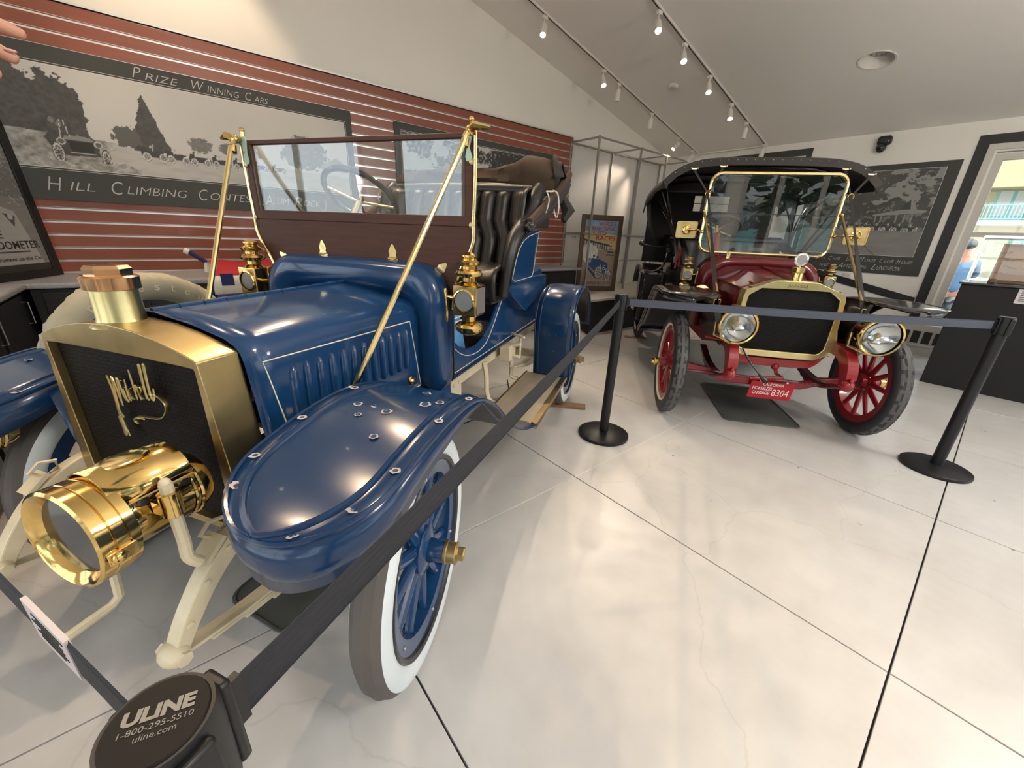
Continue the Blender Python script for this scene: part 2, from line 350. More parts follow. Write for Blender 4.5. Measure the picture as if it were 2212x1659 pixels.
def smooth_path(pts, k=6):
    P = [Vector(p) for p in pts]; o = []
    for i in range(len(P) - 1):
        a, b, c, d = P[max(i - 1, 0)], P[i], P[i + 1], P[min(i + 2, len(P) - 1)]
        for j in range(k):
            t = j / k; o.append(0.5 * ((2 * b) + (c - a) * t + (2 * a - 5 * b + 4 * c - d) * t * t + (3 * b - a - 3 * c + d) * t ** 3))
    o.append(P[-1]); return o
def rrect(w, h, r, n=5, cx=0, cy=0):
    o = []
    for sx, sy, a0 in ((1, 1, 0), (-1, 1, 90), (-1, -1, 180), (1, -1, 270)):
        for i in range(n + 1):
            a = R_(a0 + 90 * i / n); o.append((cx + sx * (w / 2 - r) + r * math.cos(a), cy + sy * (h / 2 - r) + r * math.sin(a)))
    return o
# numpy value noise for printed pictures
def vnoise(X, Y, seed=0):
    rs = np.random.RandomState(seed); G = rs.rand(257, 257)
    xi = np.floor(X).astype(int); yi = np.floor(Y).astype(int); fx = X - xi; fy = Y - yi; fx = fx * fx * (3 - 2 * fx); fy = fy * fy * (3 - 2 * fy)
    a = G[xi % 256, yi % 256]; b = G[(xi + 1) % 256, yi % 256]; c = G[xi % 256, (yi + 1) % 256]; d = G[(xi + 1) % 256, (yi + 1) % 256]
    return (a * (1 - fx) + b * fx) * (1 - fy) + (c * (1 - fx) + d * fx) * fy
def fbm(X, Y, seed=0, oc=4):
    r = 0; am = 0.5; t = 0
    for i in range(oc): r = r + am * vnoise(X * 2 ** i, Y * 2 ** i, seed + i); t += am; am *= 0.55
    return r / t
def inpoly(X, Y, poly):
    r = np.zeros(X.shape, bool); n = len(poly)
    for i in range(n):
        x1, y1 = poly[i]; x2, y2 = poly[(i + 1) % n]
        if y1 == y2: continue
        c = ((y1 > Y) != (y2 > Y)) & (X < (x2 - x1) * (Y - y1) / (y2 - y1) + x1); r ^= c
    return r
def picture(name, parent, o, xd, ud, w, h, nx, ny, fn, mt='print'):
    """flat printed picture as a vertex-coloured grid. fn(X,Y in metres)->rgb array"""
    xs = np.linspace(0, w, nx); ys = np.linspace(0, h, ny); X, Y = np.meshgrid(xs, ys)
    C = np.clip(fn(X, Y), 0, 1)
    xd = np.array(Vector(xd).normalized()); ud = np.array(Vector(ud).normalized())
    P = np.array(o)[None, None] + X[..., None] * xd + Y[..., None] * ud
    i = np.arange(nx * ny).reshape(ny, nx); F = np.stack([i[:-1, :-1], i[:-1, 1:], i[1:, 1:], i[1:, :-1]], -1).reshape(-1, 4)
    me = bpy.data.meshes.new(name); me.vertices.add(nx * ny); me.vertices.foreach_set('co', P.ravel()); me.loops.add(F.size); me.loops.foreach_set('vertex_index', F.ravel())
    me.polygons.add(len(F)); me.polygons.foreach_set('loop_start', np.arange(0, F.size, 4)); me.update(calc_edges=True)
    ca = me.color_attributes.new('Print', 'FLOAT_COLOR', 'POINT'); ca.data.foreach_set('color', np.concatenate([C, np.ones(C.shape[:2] + (1,))], -1).ravel())
    me.materials.append(M[mt]); ob = bpy.data.objects.new(name, me); COL.objects.link(ob)
    if parent: ob.parent = parent
    return ob
# ================================================================== THE ROOM
XL, XR, YB, YF = -4.90, 3.30, 7.90, -2.90
def ceil_z(y): return 2.85 + 0.218 * (YB - y)
# floor: sawn concrete slabs
fl = MB().box(((XL + XR) / 2 - 0.1, (YB + YF) / 2, -0.045), (XR - XL + 0.5, YB - YF + 0.4, 0.05)).build('floor', 'rubber_black', angle=0); tag(fl, kind='structure')
gx = [XL - 0.1, -4.17, -2.73, -1.285, 0.150, 1.59, 3.03, XR + 0.1]; gy = [YF - 0.1, -2.235, -0.945, 0.345, 1.615, 2.915, 4.20, 5.49, 6.78, YB + 0.1]
g = 0.0032
for i in range(len(gx) - 1):
    for j in range(len(gy) - 1):
        x0, x1, y0, y1 = gx[i] + g, gx[i + 1] - g, gy[j] + g, gy[j + 1] - g
        MB().box(((x0 + x1) / 2, (y0 + y1) / 2, -0.012), (x1 - x0, y1 - y0, 0.024)).build('slab', 'concrete', fl, angle=0, bevel=0.002)
MB().box((-1.285, 2.1, -.004), (.0062, 2.4, .006)).build('joint_filler', 'joint_filler', fl, angle=0)
# left wall with its slatted panelling
wl_ = MB(); wl_.prism([(YF, 0), (YB, 0), (YB, ceil_z(YB)), (YF, ceil_z(YF))], lambda a, b, t: (t, a, b), XL - 0.1, XL)
wall_left = wl_.build('wall_left', 'white_wall', angle=0); tag(wall_left, kind='structure')
SY0, SY1 = -1.42, 5.14; SZ0, SZ1 = 0.905, 2.765; NS = 19; PZ = (SZ1 - SZ0) / NS
MB().box((XL + 0.006, (SY0 + SY1) / 2, (SZ0 + SZ1) / 2), (0.012, SY1 - SY0, SZ1 - SZ0)).build('panel_backing', 'rim_black', wall_left, angle=0)
sl = MB().box((0, 0, 0), (0.020, SY1 - SY0, PZ - 0.017)).build('slat', 'slat_wood', wall_left, angle=0, bevel=0.002, loc=(XL + 0.022, (SY0 + SY1) / 2, SZ0 + PZ / 2))
cb = MB(); L2 = (SY1 - SY0) / 2
cb.prism([(0, -0.0085), (0.004, -0.0085), (0.004, 0.0035), (0.010, 0.0085), (0.012, 0.0085), (0.012, 0.011), (0.003, 0.0085), (0, 0.0085)], lambda a, b, t: (a, t, b), -L2, L2)
ch_ = cb.build('metal_channel', 'aluminium', wall_left, angle=0, loc=(XL + 0.020, (SY0 + SY1) / 2, SZ0 + PZ))
for k in range(1, NS): inst(sl, wall_left, (XL + 0.022, (SY0 + SY1) / 2, SZ0 + PZ * (k + 0.5)))
for k in range(2, NS): inst(ch_, wall_left, (XL + 0.020, (SY0 + SY1) / 2, SZ0 + PZ * k))
MB().box((XL + 0.018, (SY0 + SY1) / 2, SZ1 + 0.008), (0.034, SY1 - SY0 + 0.02, 0.014)).build('top_channel', 'aluminium', wall_left, angle=0)
MB().box((XL + 0.018, SY1 + 0.008, (SZ0 + SZ1) / 2), (0.034, 0.014, SZ1 - SZ0)).build('end_channel', 'aluminium', wall_left, angle=0)
MB().box((XL + 0.018, (SY0 + SY1) / 2, SZ0 + 0.006), (0.03, SY1 - SY0, 0.012)).build('bottom_channel', 'aluminium', wall_left, angle=0)
# back wall with one window opening
WX0, WX1, WZ0, WZ1 = -0.52, 2.0, 0.45, 2.50
wb = MB(); zt = ceil_z(YB)
for a, b, c, d in ((XL - 0.1, WX0, 0, zt), (WX1, XR + 0.1, 0, zt), (WX0, WX1, 0, WZ0), (WX0, WX1, WZ1, zt)): wb.box(((a + b) / 2, YB + 0.06, (c + d) / 2), (b - a, 0.12, d - c))
wall_back = wb.build('wall_back', 'white_wall', angle=0); tag(wall_back, kind='structure')
def rect_ring(x0, x1, z0, z1, w): return [(x0 - w, z0 - w), (x1 + w, z0 - w), (x1 + w, z1 + w), (x0 - w, z1 + w)], [(x0, z0), (x1, z0), (x1, z1), (x0, z1)]
o_, i_ = rect_ring(WX0 - 0.085, WX1 + 0.085, WZ0 - 0.085, WZ1 + 0.085, 0.105)
t1 = MB().ring(o_, i_, lambda a, b, t: (a, t, b), YB - 0.012, YB - 0.001).build('trim_1', 'black_trim', angle=0); tag(t1, kind='structure')
win = MB(); o_, i_ = rect_ring(WX0 - 0.02, WX1 + 0.02, WZ0 - 0.02, WZ1 + 0.02, 0.065); win.ring(o_, i_, lambda a, b, t: (a, t, b), YB - 0.03, YB - 0.001)
window = win.build('window_1', 'window_frame', angle=0, bevel=0.003); tag(window, kind='structure')
o_, i_ = rect_ring(WX0 + 0.075, WX1 - 0.05, WZ0 + 0.05, WZ1 - 0.09, 0.075)
MB().ring(o_, i_, lambda a, b, t: (a, t, b), YB + 0.03, YB + 0.09).build('sash', 'window_frame', window, angle=0)
MB().box((WX0 + 1.24, YB + 0.05, 1.575), (2.4, 0.06, 0.055)).build('transom', 'window_frame', window, angle=0)
MB().box(((WX0 + WX1) / 2, YB + 0.06, 1.98), (2.4, 0.006, 0.78)).build('pane', 'window_glass', window, angle=0)
MB().box(((WX0 + WX1) / 2, YB + 0.06, 1.02), (2.4, 0.006, 1.05)).build('pane', 'window_glass', window, angle=0)
# black sloping trim and baseboard on the back wall
t2 = MB().prism([(-3.2, 1.20), (-0.72, 0.64), (-0.72, 0.74), (-3.2, 1.30)], lambda a, b, t: (a, t, b), YB - 0.014, YB - 0.001).build('trim_2', 'black_trim', angle=0); tag(t2, kind='structure')
bs = MB().box(((XL + XR) / 2, YB - 0.012, 0.06), (XR - XL, 0.022, 0.12)).build('baseboard_back', 'white_wall', angle=0, bevel=0.003); tag(bs, kind='structure')
# right wall and front wall with the shop windows that light the room
def window_wall(name, wname, axis, pos, lo, hi, z1, z2, wins, zw0, zw1, n0):
    w = MB(); e = sorted(wins); cur = lo
    def bx(a, b, c, d, m=w, th=0.12, off=0.0):
        if axis == 'x': m.box((pos + off, (a + b) / 2, (c + d) / 2), (th, b - a, d - c))
        else: m.box(((a + b) / 2, pos + off, (c + d) / 2), (b - a, th, d - c))
    for c, ww in e:
        bx(cur, c - ww / 2, 0, 2.85); bx(c - ww / 2, c + ww / 2, 0, zw0); bx(c - ww / 2, c + ww / 2, zw1, 2.85); cur = c + ww / 2
    bx(cur, hi, 0, 2.85)
    if axis == 'x': w.prism([(lo, 2.85), (hi, 2.85), (hi, ceil_z(hi)), (lo, ceil_z(lo))], lambda a, b, t: (t, a, b), pos - 0.06, pos + 0.06)
    else: bx(lo, hi, 2.85, ceil_z(YF))
    o = w.build(name, 'white_wall', angle=0); tag(o, kind='structure')
    for k, (c, ww) in enumerate(e):
        f = MB(); a, b = c - ww / 2, c + ww / 2
        for q in (a + 0.03, c - ww / 6, c + ww / 6, b - 0.03): bx(q - 0.03, q + 0.03, zw0, zw1, f, 0.07)
        for q in (zw0 + 0.03, zw0 + 1.0, zw1 - 0.03): bx(a, b, q - 0.03, q + 0.03, f, 0.06)
        fo = f.build('window_%d' % (n0 + k), 'window_frame', angle=0); tag(fo, kind='structure')
        p = MB(); bx(a, b, zw0, zw1, p, 0.005); p.build('pane', 'window_glass', fo, angle=0)
window_wall('wall_right', '', 'x', XR + 0.06, YF, YB, 0, 0, WIN_R, 0.25, 2.84, 2)
window_wall('wall_front', '', 'y', YF - 0.06, XL, XR, 0, 0, WIN_F, 0.25, 2.84, 6)
# ceiling: sloping plane with a round hole for the downlight
DLX, DLY, DLR = -1.56, 6.19, 0.150
cx0, cx1, cy0, cy1 = DLX - 0.3, DLX + 0.3, DLY - 0.3, DLY + 0.3
cm = MB()
def cq(a, b, c, d): cm.add([(a, c, ceil_z(c)), (b, c, ceil_z(c)), (b, d, ceil_z(d)), (a, d, ceil_z(d))], [(0, 1, 2, 3)])
cq(XL - .1, XR + .1, YF - .1, cy0); cq(XL - .1, XR + .1, cy1, YB + .1); cq(XL - .1, cx0, cy0, cy1); cq(cx1, XR + .1, cy0, cy1)
n = 32; vs_ = []
for k in range(n):
    a = 2 * PI * k / n + PI / 4; ca, sa = math.cos(a), math.sin(a); q = max(abs(ca), abs(sa))
    x, y = DLX + 0.3 * ca / q, DLY + 0.3 * sa / q; vs_.append((x, y, ceil_z(y)))
for k in range(n):
    a = 2 * PI * k / n + PI / 4; y = DLY + DLR * math.sin(a); vs_.append((DLX + DLR * math.cos(a), y, ceil_z(y)))
cm.add(vs_, [(k, (k + 1) % n, n + (k + 1) % n, n + k) for k in range(n)])
ceiling = cm.build('ceiling', 'ceiling_white', angle=0); tag(ceiling, kind='structure')
roof = MB().prism([(YF - .1, ceil_z(YF - .1) + .5), (YB + .1, ceil_z(YB + .1) + .5), (YB + .1, ceil_z(YB + .1) + .42), (YF - .1, ceil_z(YF - .1) + .42)], lambda a, b, t: (t, a, b), XL - .1, XR + .1).build('ceiling_void', 'black_trim', ceiling, angle=0)
cn = Vector((0, 0.218, 1)).normalized()
# recessed downlight
dl = empty('downlight', (DLX, DLY, ceil_z(DLY)), label='round recessed ceiling downlight with mirrored reflector', cat='ceiling light'); dl.rotation_euler = (cn * -1).to_track_quat('Z', 'Y').to_euler()
MB().lathe([(0.150, -0.0005), (0.166, 0.0), (0.166, 0.006), (0.150, 0.004)], n=40, cap=False).build('trim_ring', 'lamp_white', dl)
MB().lathe([(0.150, 0.004), (0.146, -0.07), (0.118, -0.10)], n=40, cap=False).build('housing', 'lamp_white', dl, angle=60)
rf = MB(); rows = []
for r, h in ((0.118, -0.10), (0.105, -0.17), (0.075, -0.22), (0.0, -0.235)): rows.append([(r * (1 + 0.04 * (k % 2)) * math.cos(2 * PI * k / 40), r * (1 + 0.04 * (k % 2)) * math.sin(2 * PI * k / 40), h) for k in range(40)])
rf.grid(rows, close=True).build('reflector', 'chrome', dl, angle=10)
# smoke detector and camera
sd = MB().lathe([(0.0, 0.035), (0.045, 0.034), (0.062, 0.02), (0.066, 0.0)], n=32); sdo = sd.build('smoke_detector', 'lamp_white'); sdo.location = (-3.654, 5.74, ceil_z(5.74)); sdo.rotation_euler = (cn * -1).to_track_quat('Z', 'Y').to_euler()
tag(sdo, 'small round white detector on ceiling between the track rails', 'smoke detector')
sc_ = empty('security_camera', (-1.61, YB - 0.001, 2.74), label='small black security camera high on back wall', cat='security camera')
MB().box((0, -0.055, 0.0), (0.15, 0.11, 0.11)).build('mount', 'black_iron', sc_, bevel=0.03)
MB().ball((-0.015, -0.07, -0.085), 0.06, 16, 10).build('dome', 'black_gloss', sc_, angle=60)
# wall outlet
ol = MB().box((-1.56, YB - 0.006, 0.97), (0.115, 0.01, 0.075)).build('wall_outlet', 'lamp_white', bevel=0.003); tag(ol, 'white double wall outlet under the framed club house mural', 'outlet')
for dx in (-0.028, 0.028): MB().box((-1.56 + dx, YB - 0.0125, 0.97), (0.034, 0.004, 0.04)).build('socket', 'window_frame', ol, angle=0)
ol2 = MB().box((XL + 0.006, 5.38, 1.34), (0.01, 0.115, 0.075)).build('wall_outlet', 'lamp_white', bevel=0.003); tag(ol2, 'white wall outlet beside the slatted panelling, behind metal rack', 'outlet')
for dx in (-0.028, 0.028): MB().box((XL + 0.0125, 5.38 + dx, 1.34), (0.004, 0.02, 0.04)).build('socket', 'cabinet_black', ol2, angle=0)

# ------------------------------------------------------------------ track lights
def track(x, y0, y1, label):
    c = ((x), (y0 + y1) / 2, (ceil_z(y0) + ceil_z(y1)) / 2); L = math.hypot(y1 - y0, ceil_z(y0) - ceil_z(y1)); rot = Matrix.Rotation(math.atan2(ceil_z(y1) - ceil_z(y0), y1 - y0), 3, 'X')
    t = empty('track_rail', (x, y0, ceil_z(y0)), label=label, cat='track rail')
    q = Vector(c) - Vector((x, y0, ceil_z(y0)))
    MB().box(q + rot @ Vector((0, 0, -0.013)), (0.036, L, 0.022), rot).build('rail', 'lamp_white', t, angle=0)
    MB().box(q + rot @ Vector((0, 0, -0.0245)), (0.012, L - 0.02, 0.003), rot).build('slot', 'black_trim', t, angle=0)
    MB().box(q + rot @ Vector((0, L / 2 - 0.03, -0.015)), (0.042, 0.06, 0.03), rot).build('end_cap', 'lamp_white', t, angle=0)
    return t
track(-4.25, -2.0, 7.80, 'long white track rail nearest the slatted wall'); track(-3.11, -2.0, 7.80, 'long white track rail over the middle of the cars')
t3 = MB().box(((-4.25 - 3.11) / 2, 7.84, ceil_z(7.84) - 0.013), (1.16, 0.036, 0.022)).build('track_rail', 'lamp_white', angle=0); tag(t3, 'short white track rail joining the two long ones at back wall', 'track rail')
def spot_mesh():
    a = MB().box((0, 0, -0.028), (0.034, 0.07, 0.032)).tube([(0, 0, -0.04), (0, 0, -0.095)], 0.008, 8)
    b = MB().lathe([(0.029, 0.060), (0.029, 0.070), (0.035, 0.074), (0.036, 0.070), (0.036, -0.045), (0.030, -0.065), (0.010, -0.072)], n=20).tube([(0, 0.0, -0.0), (0, 0, -0.062)], 0.008, 8)
    b.lathe([(0.0365, 0.0), (0.0365, 0.004)], n=20)
    c = MB().lathe([(0.0, 0.0705), (0.027, 0.0705)], n=20, cap=False)
    return a.mesh('adapter', 'lamp_white'), b.mesh('lamp_body', 'lamp_white'), c.mesh('lens', 'lamp_glow'), c.mesh('lens', 'lamp_off')
SMESH = spot_mesh()
def spot(x, y, aim, on, label, power=60, cone=62):
    z = ceil_z(y) - 0.024; t = empty('track_spotlight', (x, y, z), label=label, cat='spotlight', group='spotlights on the ceiling tracks')
    a = bpy.data.objects.new('adapter', SMESH[0]); COL.objects.link(a); a.parent = t
    d = Vector(aim).normalized(); q = d.to_track_quat('Z', 'Y').to_euler()
    b = bpy.data.objects.new('lamp_body', SMESH[1]); COL.objects.link(b); b.parent = t; b.location = Vector((0, 0, -0.118)) + d * 0.03; b.rotation_euler = q
    l = bpy.data.objects.new('lens', SMESH[2 if on else 3]); COL.objects.link(l); l.parent = b
    if on:
        sp = bpy.data.lights.new('spot', 'SPOT'); sp.energy = power; sp.spot_size = R_(cone); sp.spot_blend = 0.55; sp.shadow_soft_size = 0.03; sp.color = (1.0, 0.74, 0.49) if y < 1.6 else (1.0, 0.81, 0.62)
        so_ = bpy.data.objects.new('spot', sp); COL.objects.link(so_); so_.parent = t; so_.location = Vector((0, 0, -0.118)) + d * 0.11; so_.rotation_euler = d.to_track_quat('-Z', 'Y').to_euler()
    return t
ORD = ['nearest', 'second', 'third', 'fourth', 'fifth', 'sixth', 'seventh', 'eighth', 'ninth', 'tenth']
def aim_to(x, y, p): return Vector(p) - Vector((x, y, ceil_z(y) - 0.14))
S1 = [(-1.2, (-4.8, -1.0, 1.8), 1), (0.3, (-4.9, 0.6, 1.9), 1), (1.5, (-2.2, -0.2, 0.8), 1), (3.05, (-2.6, 1.6, 0.6), 1), (3.85, (-3.2, 2.4, 0.5), 1), (4.97, (-2.9, 4.3, 0.9), 1), (5.32, (-4.4, 5.35, 0.2), 0), (6.2, (-4.35, 6.3, 0.2), 0), (7.08, (-4.9, 5.9, 1.6), 1), (7.6, (-4.8, 7.1, 1.6), 0)]
S2 = [(-1.4, (-1.5, 0.0, 0.0), 1), (0.0, (-1.2, 0.3, 0.5), 1), (1.4, (-1.6, 0.6, 0.7), 1), (2.9, (-1.3, 2.2, 0.0), 1), (4.42, (-1.4, 2.9, 0.3), 1), (4.99, (-1.6, 3.6, 0.6), 1), (5.67, (-1.9, 4.4, 0.4), 1), (6.38, (-2.1, 5.2, 0.4), 1), (6.95, (-3.3, 6.9, 0.3), 0), (7.72, (-3.12, 7.5, 0.5), 1)]
for k, (y, p, on) in enumerate(S1): spot(-4.25, y, aim_to(-4.25, y, p), on, ('lit' if on else 'unlit') + ' white spotlight, %s from camera on wall-side track' % ORD[k], 74 if y < 1.6 else 40)
for k, (y, p, on) in enumerate(S2): spot(-3.11, y, aim_to(-3.11, y, p), on, ('lit' if on else 'unlit') + ' white spotlight, %s from camera on middle track' % ORD[k], 74 if y < 1.6 else 40)

# added fill light: two unseen globes on the right that brighten the ceiling
mat('fill_globe_glow', (0.9, 0.88, 0.82), 0.4, emit=(1.0, 0.90, 0.76), es=9)
for gx_, gy_, lb_ in ((1.35, 0.9, 'added fill light globe, unseen, over the front right of the hall'), (1.35, 3.9, 'added fill light globe, unseen, over the back right of the hall')):
    pz = ceil_z(gy_); gl_ = empty('fill_globe', (gx_, gy_, pz), label=lb_, cat='fill light', group='added fill globes over the open floor')
    MB().lathe([(0, 0), (.06, 0), (.06, -.03), (0, -.035)], n=20).tube([(0, 0, -.03), (0, 0, -1.15)], .008, 8).build('stem', 'lamp_white', gl_)
    MB().ball((0, 0, -1.32), .17, 24, 16).build('globe', 'fill_globe_glow', gl_, angle=60)
    pl_ = bpy.data.lights.new('globe', 'POINT'); pl_.energy = 520; pl_.shadow_soft_size = .18; pl_.color = (1.0, .95, .89); po_ = bpy.data.objects.new('globe', pl_); COL.objects.link(po_); po_.location = (gx_, gy_, pz - 1.32)
# ------------------------------------------------------------------ cabinets under the slat wall
def counter(name, label, x0, x1, y0, y1, front, doors):
    t = empty(name, ((x0 + x1) / 2, (y0 + y1) / 2, 0), label=label, cat='cabinet'); ox, oy = (x0 + x1) / 2, (y0 + y1) / 2
    MB().box((0, 0, 0.46), (x1 - x0, y1 - y0, 0.80)).build('body', 'cabinet_black', t, bevel=0.003)
    MB().box((0, 0, 0.03), (x1 - x0 - 0.08, y1 - y0 - 0.08, 0.06)).build('plinth', 'rim_black', t, angle=0)
    for a, b in doors:
        if front == 'x':
            MB().box((x1 - ox + 0.009, (a + b) / 2 - oy, 0.46), (0.018, b - a - 0.006, 0.76)).build('door', 'cabinet_black', t, bevel=0.002)
            h = b - 0.05; MB().tube([(x1 - ox + 0.018, h - oy, 0.80), (x1 - ox + 0.045, h - oy, 0.80), (x1 - ox + 0.045, h - oy, 0.68), (x1 - ox + 0.018, h - oy, 0.68)], 0.004, 8).build('handle', 'black_gloss', t)
        else:
            MB().box(((a + b) / 2 - ox, y1 - oy + 0.009, 0.46), (b - a - 0.006, 0.018, 0.76)).build('door', 'cabinet_black', t, bevel=0.002)
            h = a + 0.05; MB().tube([(h - ox, y1 - oy + 0.018, 0.80), (h - ox, y1 - oy + 0.045, 0.80), (h - ox, y1 - oy + 0.045, 0.66), (h - ox, y1 - oy + 0.018, 0.66)], 0.004, 8).build('handle', 'steel', t)
    return t
counter('display_cabinet', 'long low black cabinet below slatted panelling, behind the blue car', XL + 0.002, -4.22, -0.80, 4.76, 'x', [(-0.75 + 0.55 * k, -0.20 + 0.55 * k) for k in range(10)])
counter('display_cabinet', 'black corner cabinet with metal handle left of the blue car', XL + 0.002, -2.0, -1.44, -0.84, 'y', [(-4.1, -3.5), (-3.45, -2.85), (-2.8, -2.2)])
wt = MB(); wt.prism([(XL + 0.002, -1.44), (-1.96, -1.44), (-1.96, -0.80), (-4.17, -0.80), (-4.17, 4.84), (XL + 0.002, 4.84)], lambda a, b, t: (a, b, t), 0.865, 0.903)
wto = wt.build('worktop', 'shelf_grey', angle=0, bevel=0.012); tag(wto, 'speckled grey L shaped worktop with rounded edge on black cabinets', 'worktop')
# white platform and metal rack at the back left
pf = empty('display_platform', (-4.2, 6.1, 0), label='black sided platform with pale top holding rack and race poster', cat='platform')
pts = [(XL + .002, 4.86), (-4.02, 4.72), (-3.66, 4.50), (-3.62, 7.60), (XL + .002, 7.60)]
MB().prism([(a + 4.2, b - 6.1) for a, b in pts], lambda a, b, t: (a, b, t), 0.478, 0.51).build('top', 'platform_top', pf, angle=0, bevel=0.004)
MB().prism([((a + 4.2) * 0.97, (b - 6.1) * 0.985) for a, b in pts], lambda a, b, t: (a, b, t), 0.0, 0.478).build('skirt', 'cloth_black', pf, angle=0)
rk = empty('display_rack', (-4.55, 6.6, 0.51), label='tall grey metal frame rack with pale back panels', cat='rack')
def RB(name, a, b, r=0.0125, m='aluminium'):
    a = Vector(a) - Vector((-4.55, 6.6, 0.51)); b = Vector(b) - Vector((-4.55, 6.6, 0.51)); d = b - a
    rot = Vector((0, 0, 1)).rotation_difference(d.normalized()).to_matrix(); MB().box((a + b) / 2, (2 * r, 2 * r, d.length), rot).build(name, m, rk, angle=0)
YS = [5.10, 6.15, 6.90, 7.62]; FX, BX = -4.31, XL + 0.03
mat('rack_metal', (0.36, 0.34, 0.33), 0.38, 0.7)
for y in YS:
    RB('front_post', (FX, y, 0.511), (FX, y, 2.72), m='rack_metal'); RB('back_post', (BX, y, 0.511), (BX, y, 2.72), m='rack_metal')
    for z in (2.70, 1.40): RB('side_rail', (FX, y, z), (BX, y, z), 0.011, 'rack_metal')
for a, b in zip(YS[:-1], YS[1:]):
    for x in (FX, BX):
        RB('top_rail', (x, a, 2.70), (x, b, 2.70), 0.011, 'rack_metal')
        RB('middle_rail', (x, a, 1.40), (x, b, 1.40), 0.009, 'rack_metal')
    RB('shelf_rail', (BX, a, 0.95), (BX, b, 0.95), 0.006, 'rack_metal')
    MB().box((BX + 4.55 - 0.02, (a + b) / 2 - 6.6, 1.60 - 0.51), (0.006, b - a - 0.03, 2.15)).build('back_panel', 'shelf_light', rk, angle=0)
# ------------------------------------------------------------------ posters
GREY = lambda v: np.stack([v * 1.0, v * 0.975, v * 0.92], -1)
def blob(X, Y, cx, cy, rx, ry, seed, k=0.5, sc=9.0):
    d = ((X - cx) / rx) ** 2 + ((Y - cy) / ry) ** 2; n = fbm(X * sc / max(rx, ry) * 0.5 + 31, Y * sc / max(rx, ry) * 0.5 + 17, seed, 5)
    return d + (n - 0.5) * 2 * k < 0.9
def old_car(v, X, Y, cx, cy, s, seed=0, flip=1):
    x = (X - cx) / s * flip; y = (Y - cy) / s
    v = np.where(inpoly(x, y, [(-1.0, .25), (-.95, .9), (-.55, .95), (-.5, .62), (.0, .66), (.9, .62), (1.0, .1), (-.9, .1)]), 0.05, v)
    for wx in (-0.62, 0.62):
        d = np.hypot((x - wx) / 0.8, y - 0.1); v = np.where(d < .42, 0.12, v); v = np.where((d < .38) & (d > .28), 0.55, v); v = np.where((d < .28) & (np.sin(np.arctan2(y - .1, x - wx) * 10) > 0), 0.35, v)
    v = np.where(np.hypot(x + .55, y - 1.05) < .13, 0.08, v); v = np.where(np.hypot(x + .2, y - 1.0) < .12, 0.4, v)
    v = np.where(inpoly(x, y, [(-.12, .62), (-.05, 1.25), (0.0, 1.25), (-.04, .62)]), 0.5, v); v = np.where(np.hypot(x - .8, y - .5) < .11, 0.6, v)
    return v
